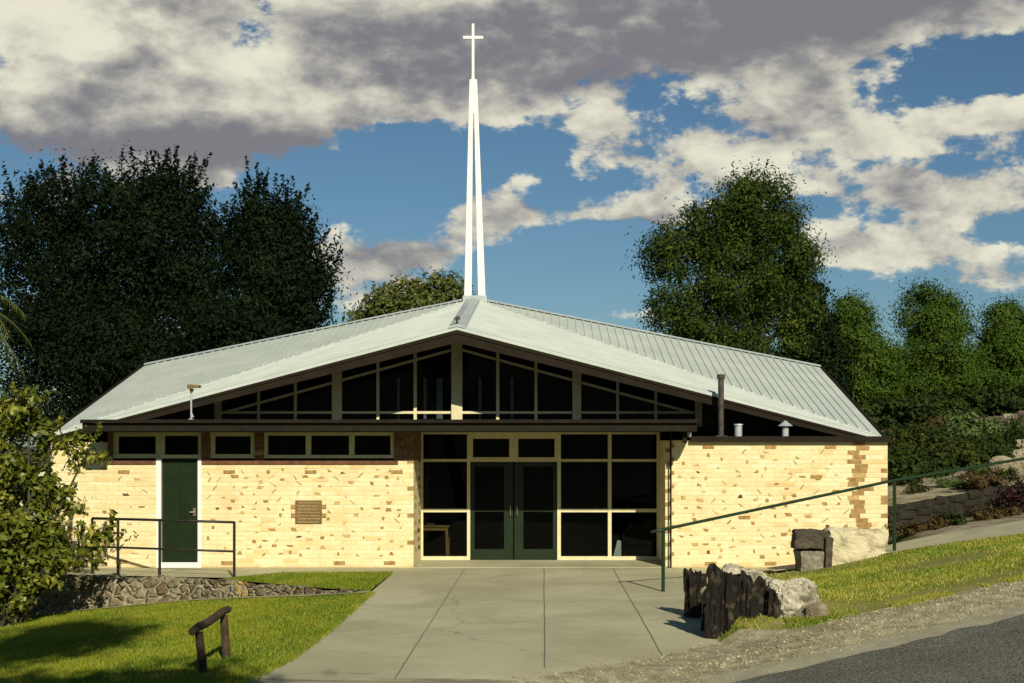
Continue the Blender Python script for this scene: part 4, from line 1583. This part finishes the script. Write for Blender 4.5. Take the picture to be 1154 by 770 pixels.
LF = {}
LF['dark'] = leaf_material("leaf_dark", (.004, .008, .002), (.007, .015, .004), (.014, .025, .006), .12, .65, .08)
LF['mid'] = leaf_material("leaf_mid", (.010, .021, .003), (.036, .062, .008), (.11, .135, .018), .2, .6, .1)
LF['round'] = leaf_material("leaf_round", (.026, .052, .005), (.055, .10, .010), (.11, .155, .018), .2, .6, .1)
LF['far'] = leaf_material("leaf_far", (.05, .07, .014), (.10, .12, .02), (.15, .16, .03), .25, .5, .25)
LF['bush'] = leaf_material("leaf_bush", (.035, .052, .005), (.14, .165, .014), (.48, .44, .09), .3, .35, .4)
LF['shrub'] = leaf_material("leaf_shrub", (.012, .022, .004), (.027, .045, .007), (.06, .08, .014), .2, .7, .1)
LF['shrub_mid'] = leaf_material("leaf_shrub_mid", (.018, .028, .004), (.04, .052, .008), (.08, .09, .016), .2, .7, .1)
LF['shrub_light'] = leaf_material("leaf_shrub_light", (.05, .085, .02), (.08, .12, .03), (.12, .16, .045), .2, .6, .2)
LF['brown'] = leaf_material("leaf_brown", (.05, .032, .010), (.085, .055, .015), (.09, .085, .022), .2, .7, .2)
LF['red'] = leaf_material("leaf_red", (.018, .016, .008), (.035, .02, .012), (.26, .03, .05), .2, .6, .2)
LF['palm'] = leaf_material("leaf_palm", (.05, .065, .012), (.11, .12, .02), (.20, .19, .05), .2, .4, .4)


def lobes_px(lst, Y):
    """px, py, rx, ry (photo pixels at depth Y) -> ellipsoids; rz follows ry, depth radius follows rx"""
    s = (CAMD + Y) / FPX
    return [(wx(a, Y) if len(q) == 0 else wx(a, Y + q[0]), Y + (q[0] if q else 0), wz(b, Y), c * s, c * s * .9, d * s) for a, b, c, d, *q in lst]


# the two great dark trees behind the church on the left
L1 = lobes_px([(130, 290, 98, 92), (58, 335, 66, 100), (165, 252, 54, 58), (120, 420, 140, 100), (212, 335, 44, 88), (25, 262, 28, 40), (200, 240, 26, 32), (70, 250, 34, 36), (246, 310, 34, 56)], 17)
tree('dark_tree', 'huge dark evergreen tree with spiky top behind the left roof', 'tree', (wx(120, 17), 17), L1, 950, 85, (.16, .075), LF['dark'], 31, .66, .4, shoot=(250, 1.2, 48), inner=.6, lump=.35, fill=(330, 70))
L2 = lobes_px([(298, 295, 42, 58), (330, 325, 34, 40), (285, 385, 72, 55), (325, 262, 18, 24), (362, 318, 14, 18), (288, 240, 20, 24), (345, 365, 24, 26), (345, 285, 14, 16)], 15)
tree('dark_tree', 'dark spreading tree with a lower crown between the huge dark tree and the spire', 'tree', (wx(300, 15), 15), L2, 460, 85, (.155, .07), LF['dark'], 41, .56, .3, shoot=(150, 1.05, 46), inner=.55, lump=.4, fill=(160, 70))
# pale small tree behind the ridge
L3 = lobes_px([(452, 345, 42, 28), (500, 335, 28, 28), (470, 365, 60, 30), (425, 352, 20, 14)], 30)
tree('pale_tree', 'small yellow-green tree peeping over the ridge left of the spire', 'tree', (wx(465, 30), 30), L3, 240, 60, (.22, .11), LF['far'], 51, .55, .2)
# big loose tree on the right
L4 = lobes_px([(845, 240, 46, 44), (882, 285, 38, 58), (800, 268, 40, 36), (758, 288, 26, 34), (762, 350, 30, 34), (835, 320, 55, 42), (888, 345, 34, 40), (800, 380, 40, 26), (848, 212, 20, 18), (895, 385, 16, 24), (855, 385, 20, 20)], 16)
tree('tall_tree', 'tall loose-crowned green tree rising behind the right roof', 'tree', (wx(868, 16), 16), L4, 420, 150, (.13, .062), LF['mid'], 61, .55, .24, shoot=(70, .5, 14), bark='bark_pale', inner=.5, lump=.3, fill=(90, 70))
# dark filler tree
L5 = lobes_px([(915, 365, 28, 45), (905, 410, 34, 40), (925, 420, 30, 50)], 18)
tree('dark_tree', 'narrow dark tree between the tall tree and the first rounded tree', 'tree', (wx(915, 18), 18), L5, 160, 90, (.18, .09), LF['dark'], 71, .40, .2)
# rounded trees in a row above the stone wall
row = [([(955, 392, 42, 46), (958, 356, 19, 22), (950, 432, 52, 46), (982, 425, 32, 44)], 20, 'first rounded tree of the row, touching the right end of the roof', 81),
       ([(1042, 352, 28, 30), (1066, 367, 26, 36), (1056, 415, 50, 50), (1030, 440, 34, 34), (1084, 435, 34, 40)], 22, 'tallest rounded tree in the middle of the row behind the stone wall', 91),
       ([(1131, 368, 21, 28), (1152, 398, 32, 40), (1126, 425, 38, 46)], 23, 'rounded tree at the right edge of the row', 101),
       ([(1215, 380, 44, 60), (1210, 430, 56, 50)], 24, 'rounded tree past the end of the row on the far right', 111)]
for lst, Y, lbl, sd_ in row:
    Lr = lobes_px(lst, Y)
    tree('rounded_tree', lbl, 'tree', (Lr[0][0], Y), Lr, 300, 190, (.12, .058), LF['round'], sd_, .44, .16, group='rounded trees above the garden wall', fill=(90, 90), inner=.6, lump=.12, shoot=(40, .25, 14))


# understory and garden shrubs
def shrub(name, label, x, y, r, h, mat, seed, n=160, per=14, leaf=(.13, .07), group='shrubs on the garden slope', lobes=None):
    bz = hz(x, y)
    t = thing(name, label, 'shrub', (x, y, bz), group)
    lob = lobes or [(x, y, bz + h * .5, r, r, h * .5), (x + r * .4, y - r * .2, bz + h * .4, r * .6, r * .6, h * .42), (x - r * .5, y, bz + h * .38, r * .6, r * .6, h * .4)]
    p, n_ = crown_points(lob, max(12, n // 6), per * 6, seed, min(.34, r * .38), .45, .45)
    ok = p[:, 2] > np_h(p[:, 0], p[:, 1]) + .01
    leaf_mesh('foliage', p[ok], n_[ok], leaf[0], leaf[1], mat, t, seed)
    mb = MB()
    for i in range(4):
        a = i * 1.6 + seed
        mb.tube([(x, y, bz - .05), (x + math.cos(a) * r * .3, y + math.sin(a) * r * .3, bz + h * .4), (x + math.cos(a) * r * .55, y + math.sin(a) * r * .55, bz + h * .7)], [.03, .02, .008], 6)
    mb.build('stem', M['bark'], t, smooth=True)
    return t


SH = [  # px, Y, r, h, leaf, words
    (1020, 10.2, .9, .9, 'shrub', 'dark shrub nearest the church corner, high on the garden slope'),
    (1024, 7.4, .8, 1.0, 'shrub_mid', 'olive green shrub beside the church corner, half way up the garden'),
    (1018, 4.9, .6, .8, 'shrub', 'dark shrub low beside the church corner, above the shaded stone wall'),
    (1048, 5.6, .55, .55, 'shrub', 'dark low shrub in the middle of the slope, just above the pale gravel'),
    (1054, 8.2, .9, .9, 'shrub', 'broad dark shrub in the middle of the garden slope'),
    (1054, 11.8, .8, .85, 'brown', 'rusty brown shrub under the long stone wall'),
    (1082, 9.6, .9, 1.0, 'shrub_light', 'tall bright green shrub right of the rusty one'),
    (1084, 6.6, .7, .55, 'shrub_mid', 'olive shrub on the slope, above the small round bush'),
    (1094, 12.0, .7, .5, 'shrub', 'dark flat shrub against the long stone wall'),
    (1134, 11.2, 1.0, .6, 'shrub_light', 'bright green mounded shrub at the top right of the garden'),
    (1112, 8.2, .85, .6, 'shrub', 'dark shrub below the bright green mounded one'),
    (1116, 6.0, .5, .4, 'shrub', 'dark low shrub just left of the pale garden rocks'),
    (1172, 9.5, .9, .6, 'shrub', 'dark shrub at the right edge of the garden'),
]
for i, (px, Y, r, h, lf, lbl) in enumerate(SH):
    shrub('garden_shrub', lbl, wx(px, Y), Y, r, h, LF[lf], 200 + i, 230, 15)
rs_ = random.Random(17)
for i, (px, Y, r_, h, lf, lbl) in enumerate([(1034, 2.9, .26, .22, 'shrub_mid', 'tiny olive tuft on the pale gravel nearest the church corner'), (1066, 3.3, .3, .3, 'shrub_light', 'tiny pale green tuft in the middle of the pale gravel'),
                                          (1088, 2.6, .24, .2, 'shrub', 'tiny dark tuft on the pale gravel just left of the small round bush'), (1100, 4.4, .34, .34, 'shrub_light', 'pale green tuft at the upper edge of the pale gravel'),
                                          (1140, 3.2, .3, .26, 'shrub_mid', 'olive tuft on the pale gravel in front of the lowest garden rock')]):
    shrub('garden_tuft', lbl, wx(px, Y), Y, r_, h, LF[lf], 280 + i, 70, 10, (.07, .03), 'tufts on the pale gravel')
shrub('round_bush', 'small clipped round bush on the pale gravel right of the garden', wx(1112, 1.9), 1.9, .42, .42, LF['brown'], 231, 130, 14, (.07, .04), 'small bushes by the rising path')
shrub('red_bush', 'dark bush with red flowers at the right edge beside the path', wx(1150, .8), .8, .5, .75, LF['red'], 232, 160, 14, (.08, .05), 'small bushes by the rising path')
for (px, Y, sz, sd_, lbl) in ((1132, 4.6, (.40, .3, .26), 31, 'pale rock in the garden, lowest of the three by the right edge'), (1146, 6.0, (.5, .36, .3), 32, 'pale rock in the garden, middle one of the three by the right edge'),
                             (1150, 8.0, (.45, .35, .3), 33, 'pale rock in the garden, highest of the three by the right edge')):
    mb = MB()
    x = wx(px, Y)
    stone(mb, (x, Y, hz(x, Y) + sz[2] * .3), sz, np.random.RandomState(sd_), 0, sd_ * .7, .5, .2, ICO5)
    set_props(mb.build('rock', M['garden_rock']), lbl, 'rock', 'rocks in the garden')
for i, (px, Y, r, h, lf, lbl) in enumerate([(1022, -.2, .32, .2, 'brown', 'low brown plant at the foot of the handrail post'), (1048, -.1, .32, .2, 'brown', 'low brown plant left of the middle under the shaded wall'),
                                          (1072, .1, .32, .2, 'shrub', 'low dark green plant under the shaded wall'), (1108, .2, .32, .2, 'brown', 'low brown plant under the right end of the shaded wall'),
                                          (1136, .3, .32, .2, 'brown', 'low brown plant beside the path near the red-flowered bush')]):
    shrub('low_plant', lbl, wx(px, Y), Y, r, h, LF[lf], 240 + i, 80, 12, (.08, .04), 'low plants under the shaded wall')
for i, (px, Y, r, h) in enumerate([(1000, 17, 1.3, 1.1), (1040, 17.5, 1.4, .8), (1085, 18, 1.5, .95), (1135, 18, 1.4, .8), (1185, 18, 1.5, .9)]):
    shrub('understory_shrub', ['dark undergrowth clump by the roof corner below the first rounded tree', 'dark undergrowth clump left below the tallest rounded tree', 'dark undergrowth clump right below the tallest rounded tree',
                             'dark undergrowth clump below the right-edge rounded tree', 'dark undergrowth clump on the far right behind the stone wall'][i], wx(px, Y), Y, r, h, LF['shrub'], 260 + i, 260, 14, (.22, .12), 'undergrowth below the rounded trees')

# sunlit bush in the left foreground
BY = -3.3
LB = lobes_px([(28, 585, 44, 55), (78, 620, 36, 24), (14, 500, 34, 54), (32, 455, 20, 18, -.3), (97, 512, 22, 18, .2), (56, 492, 18, 18), (75, 562, 22, 22, .2), (10, 650, 46, 38), (50, 615, 30, 30), (112, 602, 18, 9), (-40, 560, 60, 110), (48, 650, 20, 14, -.2), (45, 545, 18, 18)], BY)
bt = thing('broadleaf_bush', 'tall sunlit yellow-green bush at the left edge beside the stone wall', 'bush', (wx(10, BY), BY, hz(wx(10, BY), BY)))
p, n_ = crown_points(LB, 430, 32, 301, .22, .35, .35)
sp_, sn_ = shoots(LB, 40, 303, .35, 14, .0)
p, n_ = np.concatenate([p, sp_]), np.concatenate([n_, sn_])
ok = p[:, 2] > np_h(p[:, 0], p[:, 1]) + .03
leaf_mesh('crown', p[ok], n_[ok], .15, .078, LF['bush'], bt, 305, along_n=.5)
mb = MB()
rs = np.random.RandomState(3)
b0 = Vector((wx(10, BY), BY, hz(wx(10, BY), BY) - .1))
for l in LB:
    e = Vector(l[:3])
    m1 = b0.lerp(e, .5) + Vector((rs.randn() * .15, rs.randn() * .1, -.1))
    mb.tube([b0 + Vector((rs.randn() * .1, rs.randn() * .1, 0)), m1, e, e + (e - m1) * .15], [.045, .03, .016, .006], 7)
mb.build('stem', M['bark_pale'], bt, smooth=True)

# palm at the left edge, mostly outside the frame
px_, PY = wx(-62, 1.5), 1.5
pt = thing('palm_tree', 'palm with drooping pale fronds at the far left edge', 'palm', (px_, PY, hz(px_, PY)))
mb = MB()
zc = wz(345, PY)
mb.tube([(px_ - .1, PY, hz(px_, PY) - .1), (px_ - .05, PY, 2.2), (px_, PY, zc)], [.22, .17, .15], 12)
mb.build('trunk', M['bark'], pt)
rs = np.random.RandomState(9)
for i in range(17):
    a = 2 * math.pi * i / 17 + .15
    up_ = rs.uniform(.0, .9)
    ln = rs.uniform(2.1, 2.7)
    P0 = Vector((px_, PY, zc))
    v, f = [], []
    prev = P0
    d = Vector((math.cos(a), math.sin(a), up_)).normalized()
    pts = []
    for s in range(16):
        pts.append(prev.copy())
        d = (d + Vector((0, 0, -.115))).normalized()
        prev = prev + d * ln / 15
    fb = MB()
    fb.tube(pts, [.02 - .001 * s for s in range(16)], 5)
    for s in range(3, 16):
        t_ = (pts[s] - pts[s - 1]).normalized()
        sd_ = t_.cross(Vector((0, 0, 1))).normalized()
        for q in (-1, 1):
            for e_ in (0, .5):
                o_ = pts[s] - t_ * e_ * ln / 15
                tip = o_ + (sd_ * q * .8 + t_ * .7 + Vector((0, 0, -.45))).normalized() * (.42 * (1 - abs(s / 15 - .5) * .9))
                wv = t_ * .018
                fb.poly([o_ - wv, o_ + wv, tip], [(0, 1, 2)])
    fb.build('frond', LF['palm'], pt)

# trees on the other side of the road, behind the camera: their shade falls on lawn and road
Lx = [(.2, -30.3, 10, 1.2, 1.0, .9), (-1.8, -30.2, 10, 1.4, 1.0, .9), (-3.8, -30.2, 9.8, 1.6, 1.0, 1.0), (-.6, -31.6, 14.2, 1.3, 1.1, 1.4), (-6, -30.4, 9.6, 1.8, 1.2, 1.1)]
tree('roadside_tree', 'tall roadside tree across the road shading the lower lawn', 'tree', (-3.5, -31), Lx, 700, 14, (.30, .16), LF['mid'], 401, .55, .25)


# ------------------------------------------------------------------ grass
def blades(name, pts, h, mat, seed):
    rs = np.random.RandomState(seed)
    n = len(pts)
    a = rs.rand(n) * 2 * math.pi
    hh = h * rs.uniform(.5, 1.4, n)
    wd = .006 + .006 * rs.rand(n)
    s = np.stack([np.cos(a), np.sin(a), np.zeros(n)], 1) * wd[:, None]
    lean = rs.randn(n, 2) * hh[:, None] * .45
    tip = pts + np.stack([lean[:, 0], lean[:, 1], hh], 1)
    v = np.stack([pts - s, pts + s, tip], 1).reshape(-1, 3).astype(np.float32)
    me = bpy.data.meshes.new(name)
    me.vertices.add(3 * n)
    me.vertices.foreach_set('co', v.ravel())
    me.loops.add(3 * n)
    me.loops.foreach_set('vertex_index', np.arange(3 * n, dtype=np.int32))
    me.polygons.add(n)
    me.polygons.foreach_set('loop_start', np.arange(0, 3 * n, 3, dtype=np.int32))
    me.update(calc_edges=True)
    me.materials.append(mat)
    o = bpy.data.objects.new(name, me)
    COL.objects.link(o)
    return set_props(o, kind='stuff')


def grass_material(name, a, b, c, sc):
    mt = bpy.data.materials.new(name)
    mt.use_nodes = True
    t = NT(mt.node_tree)
    g = t.n('ShaderNodeNewGeometry')
    tcn = t.n('ShaderNodeTexCoord')
    x = t.mix(t.ramp(t.noise(tcn.outputs['Object'], sc, 5, .6), .38, .62), a, b)
    x = t.mix(t.ramp(t.m('ADD', g.outputs['Random Per Island'], t.m('MULTIPLY', t.noise(tcn.outputs['Object'], sc * 2.3, 4, .6), 1.2)), 1.0, 1.6), x, c)
    p = t.n('ShaderNodeBsdfPrincipled')
    t.link(x, p.inputs['Base Color'])
    p.inputs['Roughness'].default_value = .6
    p.inputs['Specular IOR Level'].default_value = .2
    tl = t.n('ShaderNodeBsdfTranslucent')
    t.link(x, tl.inputs[0])
    mx = t.n('ShaderNodeMixShader')
    mx.inputs[0].default_value = .3
    t.link(p.outputs[0], mx.inputs[1])
    t.link(tl.outputs[0], mx.inputs[2])
    o = t.n('ShaderNodeOutputMaterial')
    t.link(mx.outputs[0], o.inputs[0])
    return mt


LF['grass'] = grass_material("lawn_blades", (.10, .19, .006), (.23, .28, .014), (.38, .35, .05), .5)
LF['bankblades'] = grass_material("bank_blades", (.13, .235, .008), (.33, .345, .034), (.54, .47, .12), .6)


def in_poly(x, y, poly):
    c = np.zeros(len(x), bool)
    n = len(poly)
    for i in range(n):
        (x0, y0), (x1, y1) = poly[i], poly[(i + 1) % n]
        t = ((y0 > y) != (y1 > y))
        with np.errstate(divide='ignore', invalid='ignore'):
            xi = (x1 - x0) * (y - y0) / (y1 - y0 + 1e-12) + x0
        c ^= t & (x < xi)
    return c


def scatter(poly, n, seed, hfun=np_h, off=0.0):
    rs = np.random.RandomState(seed)
    P_ = np.array(poly)
    lo, hi = P_.min(0), P_.max(0)
    x = rs.uniform(lo[0], hi[0], n)
    y = rs.uniform(lo[1], hi[1], n)
    k_ = in_poly(x, y, poly)
    x, y = x[k_], y[k_]
    return np.stack([x, y, hfun(x, y) + off], 1)


lawn_poly = [(-11, -1.9), (-9.0, -1.95), (-7, -2.35), (-5.3, -3.4), (-4.2, -4.3), (-3.0, -5.0), (-2.94, -10.4), (-2.98, -12.1), (-3.12, -13.7), (-3.34, -15.2), (-4.6, -15.6), (-11, -17)]
lp = scatter(lawn_poly, 190000, 1, off=-.015)
fr = np.random.RandomState(2)
ey = fr.uniform(-14.9, -4.9, 5000)
edge = np.stack([np.interp(ey, [-15.2, -13.7, -12.1, -10.4, -4.9], [-3.36, -3.14, -3.0, -2.97, -2.97]) + fr.randn(5000) * .035, ey], 1)
edge = np.concatenate([edge, np_h(edge[:, 0], edge[:, 1])[:, None] - .01], 1)
blades('grass', np.concatenate([lp, edge]), .045, LF['grass'], 3)
tp = scatter([(-6.0, -2.5), (-5.2, -3.1), (-4.2, -4.0), (-3.05, -4.6), (-3.0, -1.15), (-5.2, -1.28)], 26000, 5, hfun=lambda x, y: x * 0, off=0.0)
blades('grass', tp, .045, LF['grass'], 6)
bank_poly = BANK_T[:8] + BANK_B[:7][::-1]
bp_ = scatter(bank_poly, 150000, 7)
fringe_xy = np.array([(np.interp(s, [0, 1, 2, 3, 4], [3.0, 3.4, 4.6, 6.4, 9]), np.interp(s, [0, 1, 2, 3, 4], [-11.3, -11.5, -11.0, -10.1, -8.6])) for s in fr.uniform(0, 4, 9000)])
fringe_xy += fr.randn(*fringe_xy.shape) * np.array([.12, .10])
kf = np.sin(fringe_xy[:, 0] * 4.1) + np.sin(fringe_xy[:, 0] * 9.7 + 1) * .7 > -.1
fz = np.concatenate([fringe_xy[kf], np_h(fringe_xy[kf][:, 0], fringe_xy[kf][:, 1])[:, None]], 1)
# thin the bank out in worn, gravelly patches
wear = np.sin(bp_[:, 0] * 1.3 + bp_[:, 1] * .6) + np.sin(bp_[:, 0] * .7 - bp_[:, 1] * 1.7 + 2) + fr.randn(len(bp_)) * .5
keep = (wear > -.75) & ~((bp_[:, 0] > 4.6) & (bp_[:, 1] < -11.6 + .52 * (bp_[:, 0] - 3.2) + .9 + fr.randn(len(bp_)) * .25))
blades('grass', np.concatenate([bp_[keep], fz]), .042, LF['bankblades'], 8)
# loose stones on verge
rs = np.random.RandomState(14)
mb = MB()
v6, f6 = ico(1)
VA, VB = resample([(2.4, -11.0), (2.95, -11.4), (3.4, -11.6), (4.6, -11.1), (6.4, -10.2), (9, -8.7)], 60), resample([(-2.4, -15.9), (1.9, -13.95), (6, -11.85), (9, -10.3)], 60)
for _ in range(2600):
    i = rs.randint(60)
    u = rs.beta(1.2, 1.6)
    x, y = VA[i] * (1 - u) + VB[i] * u + rs.randn(2) * .08
    s = rs.uniform(.006, .02) * (1.6 if rs.rand() < .06 else 1)
    q = v6 * np.array([s, s * rs.uniform(.6, 1), s * .6]) * (1 + rs.randn(len(v6), 1) * .15) + np.array([x, y, hz(x, y) + .012])
    mb.poly(q.tolist(), f6)
set_props(mb.build('pebbles', M['gravel']), kind='stuff')
